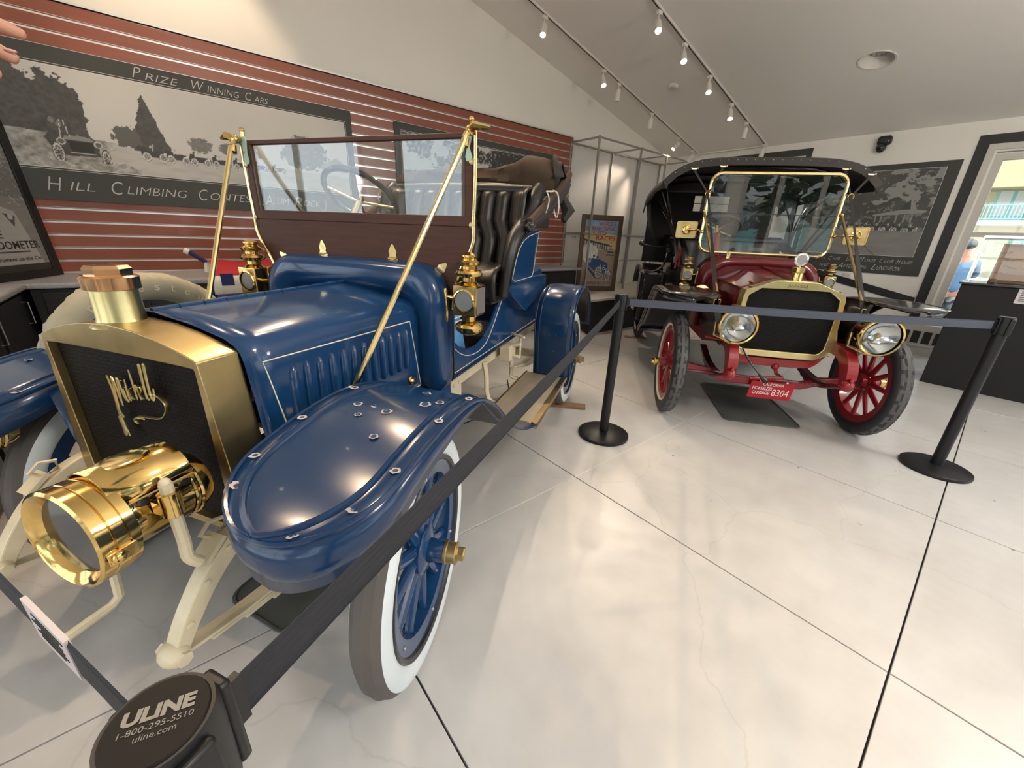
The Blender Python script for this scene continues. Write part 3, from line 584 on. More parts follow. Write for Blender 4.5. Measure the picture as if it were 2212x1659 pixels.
def hill_picture(X, Y):     # metres from lower-left corner of the printed area (3.0 wide, 0.72 high)
    W, H = 3.02, 0.68
    hor = 0.20 + 0.0 * X
    v = 0.50 + 0.06 * fbm(X * 2, Y * 2, 3) - 0.03 * Y
    g_ = Y < 0.21 - 0.02 * X + 0.02 * fbm(X * 5, Y * 0 + 3, 9); v = np.where(g_, 0.36 + 0.14 * fbm(X * 9, Y * 30, 5), v)
    for cx, cy, rx, ry, sd_ in ((0.10, .42, .22, .19, 11), (0.45, .40, .26, .20, 12), (0.70, .41, .17, .27, 13), (0.93, .40, .14, .26, 14), (0.86, .27, .2, .14, 18)):
        v = np.where(blob(X, Y, cx, cy, rx, ry, sd_, .55), 0.030 + 0.06 * fbm(X * 40, Y * 40, sd_), v)
    for tx in (.12, .40, .55): v = np.where((np.abs(X - tx - (Y - .2) * .1) < .012) & (Y > .15) & (Y < .36), 0.04, v)
    tri = np.abs(X - 1.42) < 0.115 * (1.02 - (Y - 0.20) / 0.40) + 0.05 * (fbm(X * 22, Y * 22, 21) - .5); v = np.where(tri & (Y > .18) & (Y < .585), 0.04 + .05 * fbm(X * 40, Y * 40, 8), v)
    v = np.where(blob(X, Y, 1.27, .27, .10, .08, 23, .7), 0.10, v)
    for cx, rx, ry in ((1.75, .09, .06), (1.95, .07, .05), (2.60, .22, .15)): v = np.where(blob(X, Y, cx, .25 + ry * .5, rx, ry, int(cx * 10), .7, 14), 0.11 + .12 * fbm(X * 60, Y * 60, 4), v)
    v = np.where(inpoly(X, Y, [(2.75, .25), (2.90, .33), (3.02, .26), (3.02, .2), (2.75, .2)]), 0.30, v)
    grass = (Y < .26 - .05 * (X - 0.3)) & (X < 1.0 + .3 * fbm(X * 4, Y * 9, 2)) & (Y < .25); v = np.where(grass, 0.10 + 0.50 * fbm(X * 26, Y * 34, 6, 5) ** 1.6, v)
    for k in range(7): v = old_car(v, X, Y, 1.42 + .155 * k, .135, .085 - .004 * k, k)
    
    v = np.where(inpoly(X, Y, [(.80, .20), (.84, .25), (.90, .26), (.98, .235), (1.06, .23), (1.09, .20), (1.08, .10), (.90, .09), (.84, .12)]), .035 + .04 * fbm(X * 30, Y * 30, 2), v)
    v = np.where(inpoly(X, Y, [(.90, .20), (.91, .225), (.98, .235), (1.05, .225), (1.07, .20)]), .22, v); v = np.where(inpoly(X, Y, [(.92, .195), (1.06, .195), (1.055, .12), (.93, .12)]), .02, v); v = np.where(inpoly(X, Y, [(.92, .118), (1.06, .118), (1.06, .110), (.92, .110)]), .4, v)
    for px, py in ((.865, .32), (.90, .30)): v = np.where(np.hypot((X - px) * .8, Y - py + .04) < .022, .07, v); v = np.where(np.hypot(X - px, (Y - py) * .8) < .016, .16, v)
    for a0, b0 in (((.885, .21), (.905, .33)), ((.935, .22), (.925, .33))): v = np.where(inpoly(X, Y, [a0, b0, (b0[0] + .004, b0[1]), (a0[0] + .005, a0[1])]), .5, v)
    for px in (.885, 1.085): d = np.hypot(X - px, Y - .185); v = np.where(d < .024, .45, v); v = np.where(d < .017, .10, v)
    for wx, wy, r, sk in ((.855, .105, .075, .42), (1.115, .085, .075, .36)):
        d = np.hypot((X - wx) / sk, Y - wy); v = np.where(d < r, .06, v); v = np.where((d < r * .86) & (d > r * .66), .50, v); v = np.where((d < r * .66) & (np.sin(np.arctan2(Y - wy, (X - wx) / sk) * 11) > .3), .35, v)
    fg = (X < 1.3) & (Y < .10 * fbm(X * 7, Y * 0, 4) + .02); v = np.where(fg, 0.12 + 0.5 * fbm(X * 34, Y * 40, 16, 5) ** 1.5, v)
    return GREY(v)
def mural(name, label, y0, y1, z0, z1, inner, pic, nx, ny, parts):
    t = empty(name, (XL + 0.034, (y0 + y1) / 2, z0), label=label, cat='mural'); oy = (y0 + y1) / 2
    MB().box((0.008, 0, (z1 - z0) / 2), (0.014, y1 - y0, z1 - z0)).build('board', 'poster_board', t, angle=0)
    a, b, c, d = inner
    for k, (off, wd) in enumerate(((0.0, .004), (0.014, .0025))):
        o_, i_ = rect_ring(a - off, b + off, c - off, d + off, wd); MB().ring([(p - oy, q - z0) for p, q in o_], [(p - oy, q - z0) for p, q in i_], lambda p, q, s: (s, p, q), 0.0152, 0.0162).build('border_line', 'line_pale', t, angle=0)
    picture('printed_photograph', t, (0.0160, a - oy, c - z0), (0, 1, 0), (0, 0, 1), b - a, d - c, nx, ny, pic)
    for s, yy, zz, h, wd, sh in parts: text('lettering', s, h, 'chalk', t, (0.0155, yy - oy, zz - z0), (0, 1, 0), (0, 0, 1), wd, 0.001, sh + .1, -.012)
    return t
mural('mural', 'long framed black and white photograph of prize winning cars, hill climbing', -1.41, 1.735, 1.455, 2.475, (-1.36, 1.655, 1.685, 2.355), hill_picture, 560, 130,
      [('P', 0.04, 2.385, .078, .06, .3), ('RIZE', 0.115, 2.385, .05, .215, .2), ('W', .42, 2.385, .072, .085, .3), ('INNING', .52, 2.385, .05, .235, .2), ('C', .80, 2.385, .065, .05, .2), ('ARS', .865, 2.385, .045, .115, .2),
       ('H', -.63, 1.52, .10, .09, .25), ('ILL', -.51, 1.53, .062, .14, .2), ('C', -.27, 1.52, .10, .075, .2), ('LIMBING', -.18, 1.53, .062, .40, .2), ('C', .30, 1.52, .095, .07, .2), ('ONTEST', .385, 1.53, .062, .385, .2), (',', .79, 1.515, .05, .012, 0), ('A', .82, 1.52, .095, .06, .2), ('LUM', .885, 1.53, .062, .15, .2), ('R', 1.08, 1.52, .095, .075, .2), ('OCK', 1.17, 1.53, .062, .16, .2), (')', 1.36, 1.51, .1, .03, .3)])
def grove_picture(X, Y):
    v = 0.42 + 0.06 * fbm(X * 2, Y * 2, 3)
    n = fbm(X * 7, Y * 7, 41, 5); m = fbm(X * 40, Y * 40, 42, 4)
    v = np.where(n + .25 * (Y - .3) > .50, 0.04 + .25 * (m > .58), v)
    v = np.where(inpoly(X, Y, [(1.1, .2), (1.4, .72), (1.95, .75), (2.0, .3)]), .035 + .12 * (m > .66), v)
    v = np.where(Y < .18 + .03 * fbm(X * 5, Y * 0, 2), .35 + .2 * m, v)
    for k in range(6): v = old_car(v, X, Y, .3 + .33 * k, .12, .12, k)
    return GREY(v)
mural('mural', 'second framed black and white photograph on slats, cars under dark trees', 2.215, 4.715, 1.455, 2.475, (2.30, 4.63, 1.685, 2.385), grove_picture, 320, 100, [])
# back wall murals
def back_mural(label, x0, x1, z0, z1, inner, pic, nx, ny, parts, lw='lettering'):
    t = empty('mural', ((x0 + x1) / 2, YB - 0.001, z0), label=label, cat='mural'); ox = (x0 + x1) / 2
    MB().box((0, -0.008, (z1 - z0) / 2), (x1 - x0, 0.014, z1 - z0)).build('board', 'poster_board', t, angle=0)
    a, b, c, d = inner; o_, i_ = rect_ring(a, b, c, d, .004)
    MB().ring([(p - ox, q - z0) for p, q in o_], [(p - ox, q - z0) for p, q in i_], lambda p, q, s: (p, s, q), -0.0165, -0.0152).build('border_line', 'line_pale', t, angle=0)
    picture('printed_photograph', t, (a - ox, -0.016, c - z0), (1, 0, 0), (0, 0, 1), b - a, d - c, nx, ny, pic)
    for s, xx, zz, h, wd, sh in parts: text('lettering', s, h, 'chalk', t, (xx - ox, -0.0155, zz - z0), (1, 0, 0), (0, 0, 1), wd, 0.001, sh + .1, -.012)
    return t
def club_picture(X, Y):      # 1.5 x 1.05
    v = 0.050 + .05 * fbm(X * 5, Y * 5, 61, 5) + .10 * (fbm(X * 16, Y * 22, 62, 5) > .62)
    sky_ = (Y > .58 + .25 * fbm(X * 3, Y * 0, 6)) & (X > .75) & (fbm(X * 10, Y * 14, 63, 5) > .52); v = np.where(sky_, .26, v)
    v = np.where(inpoly(X, Y, [(.82, .54), (1.10, .60), (1.18, .76), (1.26, .60), (1.36, .59), (1.36, .56), (.82, .52)]), .26, v); v = np.where(inpoly(X, Y, [(1.09, .60), (1.17, .73), (1.20, .60)]), .05, v)
    for px in (.86, .92, 1.08, 1.16, 1.24): v = np.where((np.abs(X - px) < .008) & (Y > .44) & (Y < .54), .25, v)
    for k in range(7): v = old_car(v, X, Y, .55 + .12 * k, .36 - .005 * k, .075, k)
    v = np.where(Y < .36 - .03 * X, .17 + .07 * fbm(X * 4 + Y * 6, Y * 16 - X * 3, 64), v)
    for s_ in (.45, .62): v = np.where(np.abs(X - s_ - (.3 - Y) * 1.2) < .008, .10, v)
    return GREY(v)
back_mural('dark framed photograph of club house road beside window', -2.37, -0.775, 1.02, 2.445, (-2.30, -0.90, 1.27, 2.37), club_picture, 260, 190,
           [('LL', -1.93, 1.175, .045, .05, .2), ('C', -1.84, 1.17, .06, .04, .2), ('ARS', -1.79, 1.175, .042, .10, .2), ('D', -1.62, 1.17, .06, .045, .2), ('EL', -1.57, 1.175, .042, .05, .2), ('M', -1.47, 1.17, .07, .06, .3), ('ONTE', -1.40, 1.175, .042, .13, .2), ('C', -1.23, 1.17, .06, .04, .2), ('LUB', -1.18, 1.175, .045, .10, .2), ('H', -1.05, 1.17, .06, .045, .3), ('OUSE', -.995, 1.175, .042, .115, .2),
            ('RNEY', -1.93, 1.075, .045, .15, .2), ('A', -1.70, 1.07, .07, .06, .3), ('FTER', -1.63, 1.075, .045, .13, .2), ('THE', -1.44, 1.075, .045, .09, .2), ('L', -1.30, 1.07, .08, .05, .3), ('UNCHEON', -1.24, 1.075, .055, .26, .3)])
back_mural('black framed photograph on back wall showing just above canopy', -4.05, -2.45, 1.35, 2.755, (-3.97, -2.53, 1.45, 2.655), lambda X, Y: GREY(.45 + .1 * fbm(X * 3, Y * 3, 5)), 20, 20, [])
# ------------------------------------------------------------------ outside
ground = MB().box((4, 30, -0.16), (90, 80, 0.1)).box((20, -10, -0.16), (60, 60, 0.1)).build('pavement', 'asphalt', angle=0); tag(ground, kind='structure')
bld = empty('balcony_building', (8, 42, -0.11), label='cream two storey building with teal balcony seen through window', cat='building')
MB().box((0, 2, 4.2), (44, 4, 8.4)).build('wall', 'facade', bld, angle=0)
MB().box((0, -1.2, 6.95), (46, 2.8, 3.4)).build('roof_overhang', 'overhang_cream', bld, angle=0)
MB().box((0, -1.1, 3.30), (44, 2.2, 0.26)).build('balcony_floor', 'facade_white', bld, angle=0)
for k in range(9): MB().box((-10.3 + 3.1 * k, -2.1, 4.4), (0.14, 0.14, 2.0)).build('post', 'facade_white', bld, angle=0)
rl_ = MB().box((0, -2.15, 4.32), (44, 0.06, 0.07)).box((0, -2.15, 3.52), (44, 0.05, 0.05)).build('railing', 'teal', bld, angle=0)
bal = MB(); [bal.box((-13 + 0.16 * k, -2.15, 3.9), (0.04, 0.04, 0.8)) for k in range(170)]; b_ = bal.build('baluster', 'teal', bld, angle=0); b_['kind'] = 'stuff'
for k in range(6):
    dd = MB().box((-9.2 + 3.1 * k, -0.03, 4.45), (1.5, 0.08, 1.95)).build('window', 'teal', bld, angle=0)
    for q in (-0.36, 0.36): MB().box((-9.2 + 3.1 * k + q, -0.08, 4.55), (0.56, 0.04, 1.5)).build('pane', 'facade_white', dd, angle=0)
    gw = MB().box((-7.6 + 3.1 * k, -0.03, 1.95), (1.9, 0.08, 1.15)).build('window', 'teal', bld, angle=0)
    for q in range(4): MB().box((-8.24 + 3.1 * k + 0.43 * q, -0.08, 2.05), (0.34, 0.04, 0.55)).build('pane', 'window_frame', gw, angle=0)
sg = MB().box((-6.9, -2.25, 3.95), (1.9, 0.06, 0.55)).build('sign_board', 'sign_navy', bld, angle=0)
text('lettering', 'BOOK', 0.32, 'facade_white', sg, (-7.6, -2.29, 3.80), (1, 0, 0), (0, 0, 1), 1.3)
def tree(x, y, h, r, label, seed):
    rs = random.Random(seed); t = empty('tree', (x, y, -0.11), label=label, cat='tree', group='trees outside the shop windows')
    MB().tube([(0, 0, 0), (0.1, 0, h * .3), (0.25, 0.1, h * .7)], [0.18, 0.14, 0.07], 8).build('trunk', 'bark', t)
    m = MB()
    for k in range(420):
        a = rs.uniform(0, 2 * PI); q = r * rs.random() ** .5; z = h * .35 + rs.random() * h * .65; s = rs.uniform(.12, .32); c = Vector((q * math.cos(a), q * math.sin(a), z)); u = Vector((rs.uniform(-1, 1), rs.uniform(-1, 1), rs.uniform(-.4, .4))).normalized() * s; v = Vector((rs.uniform(-1, 1), rs.uniform(-1, 1), rs.uniform(-1, 1))).normalized() * s * .6
        m.add([c - u - v, c + u - v, c + u + v, c - u + v], [(0, 1, 2, 3)])
    f = m.build('foliage', 'leaf', t, angle=0, fix=False); f['kind'] = 'stuff'
tree(9.5, -3.5, 5.5, 2.0, 'dark tree across the street, reflected in the glass', 1); tree(10.5, 1.0, 6, 2.4, 'broad dark tree on the far pavement, reflected in the glass', 2); tree(4.5, -9.5, 5.5, 2.2, 'low dark tree in front of the shop, reflected in the glass', 3)
opp = empty('shop_building', (17, -6, -0.11), R_(-35), label='pale building across the street, reflected in the windscreens', cat='building')
MB().box((0, 0, 2.4), (3, 14, 4.8)).build('wall', 'facade_white', opp, angle=0); MB().box((-1.7, 0, 3.3), (0.5, 14.4, 0.3)).build('cornice', 'facade', opp, angle=0)
for k in range(5): MB().box((-1.52, -5.2 + 2.6 * k, 1.5), (0.06, 1.4, 1.8)).build('window', 'teal', opp, angle=0)

# a man outside the window holding a camera up to his face
def skin_body(name, joints, edges, radii, mt, parent, root=0, sub=2):
    me = bpy.data.meshes.new(name); me.from_pydata(joints, edges, []); o = bpy.data.objects.new(name, me); COL.objects.link(o)
    if parent: o.parent = parent
    md = o.modifiers.new('skin', 'SKIN'); me.materials.append(M[mt]); md.use_smooth_shade = True
    for i, v in enumerate(me.skin_vertices[0].data if me.skin_vertices else []): pass
    if not me.skin_vertices:
        b = bmesh.new(); b.from_mesh(me); b.verts.layers.skin.verify(); b.to_mesh(me); b.free()
    for i, v in enumerate(me.skin_vertices[0].data): r = radii[i]; v.radius = r if isinstance(r, tuple) else (r, r); v.use_root = (i == root)
    o.modifiers.new('sub', 'SUBSURF').levels = sub; o.modifiers['sub'].render_levels = sub
    return o
per = empty('person', (-0.56, 10.2, -0.19), R_(25), label='man in blue jumper and grey cap outside window holding a camera', cat='person')
J = [(0, 0, .92), (0, 0, 1.12), (0, -.02, 1.36), (0, -.01, 1.47), (.0, .02, 1.60), (.17, 0, 1.38), (.27, .10, 1.16), (.10, .27, 1.46), (-.17, 0, 1.38), (-.27, .10, 1.16), (-.08, .27, 1.46), (.10, 0, .86), (.11, .03, .50), (.11, 0, .10), (.11, .12, .03), (-.10, 0, .86), (-.11, .03, .50), (-.11, 0, .10), (-.11, .12, .03), (0, .03, 1.67)]
Ed = [(0, 1), (1, 2), (2, 3), (3, 4), (4, 19), (2, 5), (5, 6), (6, 7), (2, 8), (8, 9), (9, 10), (0, 11), (11, 12), (12, 13), (13, 14), (0, 15), (15, 16), (16, 17), (17, 18)]
Rr = [(.16, .12), (.14, .11), (.17, .11), .06, (.085, .10), .06, .045, .03, .06, .045, .03, .09, .06, .042, .035, .09, .06, .042, .035, .07]
skin_body('body', J, Ed, Rr, 'skin', per)
skin_body('jumper', [(0, 0, .84), (0, 0, 1.12), (0, -.02, 1.43), (.18, 0, 1.39), (.28, .10, 1.16), (.12, .25, 1.42), (-.18, 0, 1.39), (-.28, .10, 1.16), (-.10, .25, 1.42)], [(0, 1), (1, 2), (2, 3), (3, 4), (4, 5), (2, 6), (6, 7), (7, 8)], [(.19, .14), (.17, .13), (.19, .13), .08, .065, .05, .08, .065, .05], 'shirt_blue', per)
skin_body('shorts', [(0, 0, .96), (.10, 0, .82), (.12, .02, .52), (-.10, 0, .82), (-.12, .02, .52)], [(0, 1), (1, 2), (0, 3), (3, 4)], [(.18, .14), .11, .10, .11, .10], 'shorts_grey', per)
MB().ball((0, .01, 1.68), .112, 16, 8, (1, 1.12, .8)).box((0, .15, 1.665), (.14, .10, .012)).build('cap', 'cap_grey', per, angle=60)
MB().box((0, .22, 1.60), (.14, .06, .09)).lathe([(.035, 0), (.03, .07)], (0, .25, 1.60), (0, 1, 0)).build('camera', 'black_iron', per, angle=30)

# ------------------------------------------------------------------ black draped display stand with glass case
ped = empty('display_stand', (0.55, 6.15, 0), label='tall black draped display stand in front of the window', cat='display stand')
MB().box((0, 0.27, 0.53), (1.64, 0.54, 1.06)).build('drape', 'cloth_black', ped, angle=0, bevel=0.008)
MB().box((0, 0.27, 1.068), (1.68, 0.58, 0.018)).build('top_board', 'black_gloss', ped, bevel=0.003)
lb = MB().box((-0.36, -0.0035, 0.985), (0.15, 0.004, 0.13)).build('label_card', 'paper', ped, angle=0)
for k in range(6): MB().box((-0.36, -0.006, 1.03 - .017 * k), (0.11, 0.001, 0.005)).build('print_line', 'print_dark', lb, angle=0)
gcs = empty('glass_case', (0.55, 6.42, 1.078), label='clear glass case on black stand holding a sepia picture', cat='display case')
MB().box((0, 0, .21), (1.60, .44, .42)).build('glass_box', 'lens', gcs, angle=0)
for x in (-.8, .8):
    for y in (-.22, .22): MB().box((x, y, .21), (.012, .012, .42)).build('edge', 'chrome', gcs, angle=0)
MB().box((0, -.22, .43), (1.62, .02, .03)).box((0, .22, .43), (1.62, .02, .03)).build('top_rail', 'chrome', gcs, angle=0, bevel=.004)
sp_ = empty('sepia_picture', (0.60, 6.38, 1.08), label='sepia brown handwritten picture inside the glass case', cat='picture')
def sepia(X, Y):
    n = fbm(X * 3, Y * 6, 71, 5); m = fbm(X * 30, Y * 60, 72, 3); v = .30 + .10 * n - .12 * ((m > .60) & (np.sin(Y * 90) > .0) & (X < .55))
    d = blob(X, Y, .50, .12, .22, .16, 73, .5) | inpoly(X, Y, [(.30, .03), (.42, .30), (.56, .34), (.62, .05)]); v = np.where(d, .05 + .2 * (fbm(X * 20, Y * 20, 74) > .6), v)
    return np.stack([v * 1.15, v * .72, v * .50], -1)
MB().box((0, 0.006, .185), (1.42, .008, .37)).build('backing', 'frame_wood', sp_, angle=0)
picture('printed_sheet', sp_, (-.71, 0.001, 0), (1, 0, 0), (0, 0, 1), 1.42, .37, 180, 60, sepia)
hd = MB(); hd.tube([(-.05, 6.168, 1.1), (.9, 6.168, 1.1)], [.018, .022], 10).lathe([(.022, 0), (.024, .03), (.02, .05)], (-.055, 6.168, 1.102), (-1, 0, 0))
hdo = hd.build('wooden_handle', 'frame_wood'); tag(hdo, 'long dark wooden handle lying at front of the glass case', 'handle')
vt = empty('wall_heater', (-0.55, 7.78, 0.0), label='low beige wall heater with dark grille beside the black stand', cat='heater')
MB().box((0, 0, .27), (.62, .18, .30)).build('casing', 'window_frame', vt, bevel=.01)
for k in range(5): MB().box((-.22 + .11 * k, -.092, .25), (.08, .01, .16)).build('grille', 'black_trim', vt, angle=0)
MB().box((0, 0, .06), (.5, .14, .12)).build('foot', 'window_frame', vt, angle=0)

# ------------------------------------------------------------------ race poster in a wooden frame, on the platform
A_ = math.atan2(.890, .455)
wp = empty('framed_poster', (-4.47, 5.07, 0.511), A_, label='tall wooden framed race poster standing on white platform', cat='framed poster')
o_, i_ = [(0, 0), (.70, 0), (.70, 1.17), (0, 1.17)], [(.065, .075), (.635, .075), (.635, 1.095), (.065, 1.095)]
MB().ring(o_, i_, lambda a, b, t: (a, t, b), -0.012, 0.025).build('frame', 'frame_wood', wp, angle=0, bevel=.006)
def race(X, Y):     # .57 x 1.02
    W, H = .57, 1.02; u = X / W; v = Y / H; n = fbm(X * 12, Y * 12, 81, 4)
    c = np.zeros(X.shape + (3,)); c[:] = (.30, .22, .17)
    c = np.where((v > .56)[..., None], np.stack([.42 + .15 * n, .36 + .1 * n, .20 + .05 * n], -1), c)
    c = np.where((v > .72 + .03 * np.sin(u * 5))[..., None], np.array([.62, .45, .16]), c)
    c = np.where((v > .84 - .05 * u)[..., None], np.stack([.16 + .1 * n, .32 + .1 * n, .46 + .1 * n], -1), c)
    c = np.where(((v > .64 - .12 * u) & (v < .73 - .12 * u) & (np.sin(u * 90) > 0) & (u < .75))[..., None], np.array([.05, .07, .12]), c)
    c = np.where(((v > .70 - .10 * u) & (v < .725 - .10 * u) & (u < .8))[..., None], np.array([.05, .05, .06]), c)
    for k in range(5): c = np.where((inpoly(u, v, [(.70 + .03 * k, .48 + .045 * k), (.98 - .03 * k, .48 + .045 * k), (.94 - .03 * k, .50 + .045 * k), (.74 + .03 * k, .50 + .045 * k)]))[..., None], np.array([.06, .06, .07]), c)
    sm = blob(u, v, .22, .50, .24, .16, 84, .5); c = np.where(sm[..., None], np.stack([.50 + .2 * n] * 3, -1) * np.array([1, .96, .9]), c)
    body = inpoly(u, v, [(.20, .40), (.32, .44), (.55, .42), (.80, .36), (.82, .28), (.70, .20), (.45, .22), (.22, .32)]); c = np.where(body[..., None], np.array([.02, .06, .15]), c)
    c = np.where(inpoly(u, v, [(.18, .32), (.46, .18), (.50, .14), (.44, .13), (.16, .29)])[..., None], np.array([.03, .04, .08]), c)
    for wx, wy, r in ((.54, .22, .105), (.84, .175, .095), (.24, .40, .04)):
        d = np.hypot((u - wx) * .8, (v - wy) * 1.0); an = np.arctan2(v - wy, u - wx); c = np.where((d < r)[..., None], np.array([.10, .10, .11]), c); c = np.where(((d < r * .8) & ((np.sin(an * 8) > .4) | (d > r * .66)))[..., None], np.array([.42, .40, .38]), c)
    for hx, hy in ((.36, .47), (.47, .455)): c = np.where((np.hypot(u - hx, (v - hy) * 1.6) < .035)[..., None], np.array([.12, .08, .06]), c)
    c = np.where((v < .105)[..., None], np.array([.34, .25, .20]), c)
    return c
picture('poster_print', wp, (.065, .010, .075), (1, 0, 0), (0, 0, 1), .57, 1.02, 150, 260, race)
for s, x, z, h, wd in (("WORLD'S", .29, 1.015, .060, .30), ('INTERNATIONAL', .085, .945, .058, .51), ('AUTO', .19, .875, .055, .25), ('RACES', .27, .80, .060, .33)): text('lettering', s, h, 'print_red', wp, (x, .0085, z), (1, 0, 0), (0, 0, 1), wd, .001, 0, .02)
text('lettering', 'INDIANAPOLIS, MAY 30, 1914', .048, 'print_dark', wp, (.08, .0085, .105), (1, 0, 0), (0, 0, 1), .53)
text('number', '16', .085, 'chalk', wp, (.40, .0085, .345), (1, 0, -.15), (0, 0, 1), .09); text('number', '16', .085, 'chalk', wp, (.50, .0085, .285), (1, 0, -.2), (0, 0, 1), .085)

# ------------------------------------------------------------------ advertising poster in black frame, left corner
ad = empty('framed_poster', (-4.784, -0.689, 0.905), label='black framed advertising poster standing on grey worktop, left corner', cat='framed poster')
e1 = Vector((-.911, .411, 0)); up_ = Vector((-.02, -.045, 1)).normalized(); nn_ = e1.cross(up_)
def F(a, b, t): return tuple(-e1 * a + up_ * b + nn_ * t)
o_, i_ = [(0, 0), (.78, 0), (.78, 1.06), (0, 1.06)], [(.075, .05), (.705, .05), (.705, .99), (.075, .99)]
MB().ring(o_, i_, F, -0.028, 0.0).build('frame', 'frame_black', ad, angle=0, bevel=.004)
def advert(X, Y):       # X from left(.0)=far e to right; .63 wide x .94
    n = fbm(X * 5, Y * 5, 91, 4); v = .16 + .05 * n + .05 * (Y < .5)
    v = np.where(inpoly(X, Y, [(0, .02), (.59, .02), (.50, .40), (.36, .45), (0, .45)]), .40 + .05 * n, v)
    v = np.where(inpoly(X, Y, [(.40, .39), (.49, .37), (.455, .30)]), .08, v); v = np.where(np.hypot(X - .45, Y - .365) < .02, .5, v)
    v = np.where(Y < .05, .04, v); v = np.where(inpoly(X, Y, [(.30, .6), (.42, .66), (.44, .60), (.36, .56)]), .55, v)
    v = np.where((np.abs(Y - .135 + .05 * 0) < .003) & (X > .1) & (X < .50), .06, v)
    v = np.where((fbm(X * 70, Y * 70, 95, 3) > .66) & (Y > .44) & (X > .42), .4, v)
    return GREY(v)
po = F(.705, .05, -.012); picture('poster_print', ad, po, tuple(e1), tuple(up_), .63, .94, 150, 200, advert)
for s, a, b, h, wd in (('SPEEDOMETER', .60, .205, .052, .49), ('THE', .52, .275, .052, .14), ('instrument on the Car', .55, .125, .025, .42)): text('lettering', s, h, 'print_dark', ad, F(a, b, -.0112), tuple(e1), tuple(up_), wd, .001, .1 if s[0] == 'i' else 0, .012)
MB().prism([(.075, .05), (.705, .05), (.705, .99), (.075, .99)], F, -.008, -.007).build('glazing', 'picture_glass', ad, angle=0)

# ------------------------------------------------------------------ flag bunting on the worktop
fg = empty('bunting_banner', (-4.21, 0.42, 0.905), label='red white and blue cloth banner draped over grey worktop edge', cat='banner')
def drape(name, m, z0, z1, y0=-.20, y1=.55):
    b = MB(); rows = []
    for k in range(13):
        y = y0 + (y1 - y0) * k / 12; w = .006 * math.sin(k * 1.7); rows.append([(-.12 if z0 > 0 else .052 + w, y - .05 * (z0 > 0), z0), (.0 + w if z0 > 0 else .052 + w, y, (z0 + z1) / 2 if z0 <= 0 else .012), (.052 + w, y, z1)])
    b.grid(rows).build(name, m, fg, angle=80, solid=.003)
b = MB(); rows = [[(-.35, y - .03, .11 + .01 * math.sin(k)), (-.16, y, .05), (-.02, y, .012)] for k, y in enumerate([-.16 + .06 * q for q in range(13)])]; b.grid(rows).build('red_band', 'fabric_red', fg, angle=80, solid=.003)
b = MB(); rows = [[(-.02, y, .012), (.045, y, .006), (.054 + .004 * math.sin(k), y, -.03), (.054 + .004 * math.sin(k + 1), y, -.13)] for k, y in enumerate([-.20 + .063 * q for q in range(13)])]; wbn = b.grid(rows).build('white_band', 'fabric_white', fg, angle=80, solid=.003)
b = MB(); rows = [[(.054 + .004 * math.sin(k + 1), y, -.13), (.056 + .004 * math.sin(k + 2), y, -.24)] for k, y in enumerate([-.19 + .062 * q for q in range(13)])]; b.grid(rows).build('blue_band', 'fabric_navy', fg, angle=80, solid=.003)
text('letter', 'I', .10, 'print_dark', wbn, (.0625, .02, -.125), (0, 1, 0), (0, 0, 1), .035); text('letter', 'I', .10, 'fabric_navy', wbn, (.0625, -.14, -.06), (0, 1, 0), (0, 0, 1), .09)
fp = empty('flag_pole', (-4.35, 0.20, 1.0), label='short rolled navy flag with white cap leaning at banner end', cat='flag')
MB().tube([(0, -.08, .10), (.02, .02, .02)], .018, 10).build('rolled_flag', 'fabric_navy', fp); MB().tube([(-.01, -.11, .115), (0, -.08, .10)], .024, 10).build('cap', 'fabric_white', fp); MB().tube([(.02, .02, .02), (.02, .01, -.06)], .02, 10).build('socket', 'fabric_white', fp)

# ------------------------------------------------------------------ stanchions and belts
def stanchion(x, y, label, rz=0, cap=None):
    t = empty('stanchion', (x, y, 0), rz, label=label, cat='stanchion')
    MB().lathe([(0, 0), (.178, 0), (.180, .006), (.178, .020), (.165, .027), (.06, .036), (.045, .038), (0, .038)], n=48).build('base', 'stanchion_black', t)
    MB().lathe([(.032, .036), (.032, .94)], n=28, cap=False).build('pole', 'stanchion_black', t)
    MB().lathe([(.030, .915), (.0345, .918), (.036, 1.005), (.034, 1.016)], n=36, cap=True).build('head', 'stanchion_black', t)
    for k in range(4):
        a = PI / 2 * k; d = Vector((math.cos(a), math.sin(a), 0)); s_ = Vector((-d.y, d.x, 0)); rot = Matrix.Rotation(a, 3, 'Z')
        MB().box(d * .037 + Vector((0, 0, .960)), (.011, .026, .098), rot).build('clip', 'stanchion_black', t, bevel=.004)
    if cap: cap(t)
    return t
def capmaker(t):
    c = MB().lathe([(.0315, 1.0163), (.0305, 1.0178), (0, 1.0182)], n=40).build('cap_disc', 'stanchion_cap', t)
    a = R_(46); xd = (math.cos(a), math.sin(a), 0); ud = (-math.sin(a), math.cos(a), 0)
    def P(u, v): return tuple(Vector(xd) * u + Vector(ud) * v + Vector((0, 0, 1.0183)))
    text('lettering', 'ULINE', .0098, 'cap_print', c, P(-.0215, .002), xd, ud, .043, .0002, 0, .05); text('lettering', '1-800-295-5510', .0042, 'cap_print', c, P(-.0205, -.0055), xd, ud, .043, .0002); text('lettering', 'uline.com', .0042, 'cap_print', c, P(-.010, -.0115), xd, ud, .024, .0002)
    for k in range(4):
        d = Vector((math.cos(PI / 2 * k), math.sin(PI / 2 * k), 0)); MB().ball(d * .043 + Vector((0, 0, .985)), .0035, 8, 5).build('screw', 'chrome', t)
SA, SB, SC_ = (-0.288, -0.073), (-1.532, 2.190), (0.075, 3.655)
stanchion(*SA, 'black stanchion right by the camera, printed round cap seen from above', R_(28), capmaker)
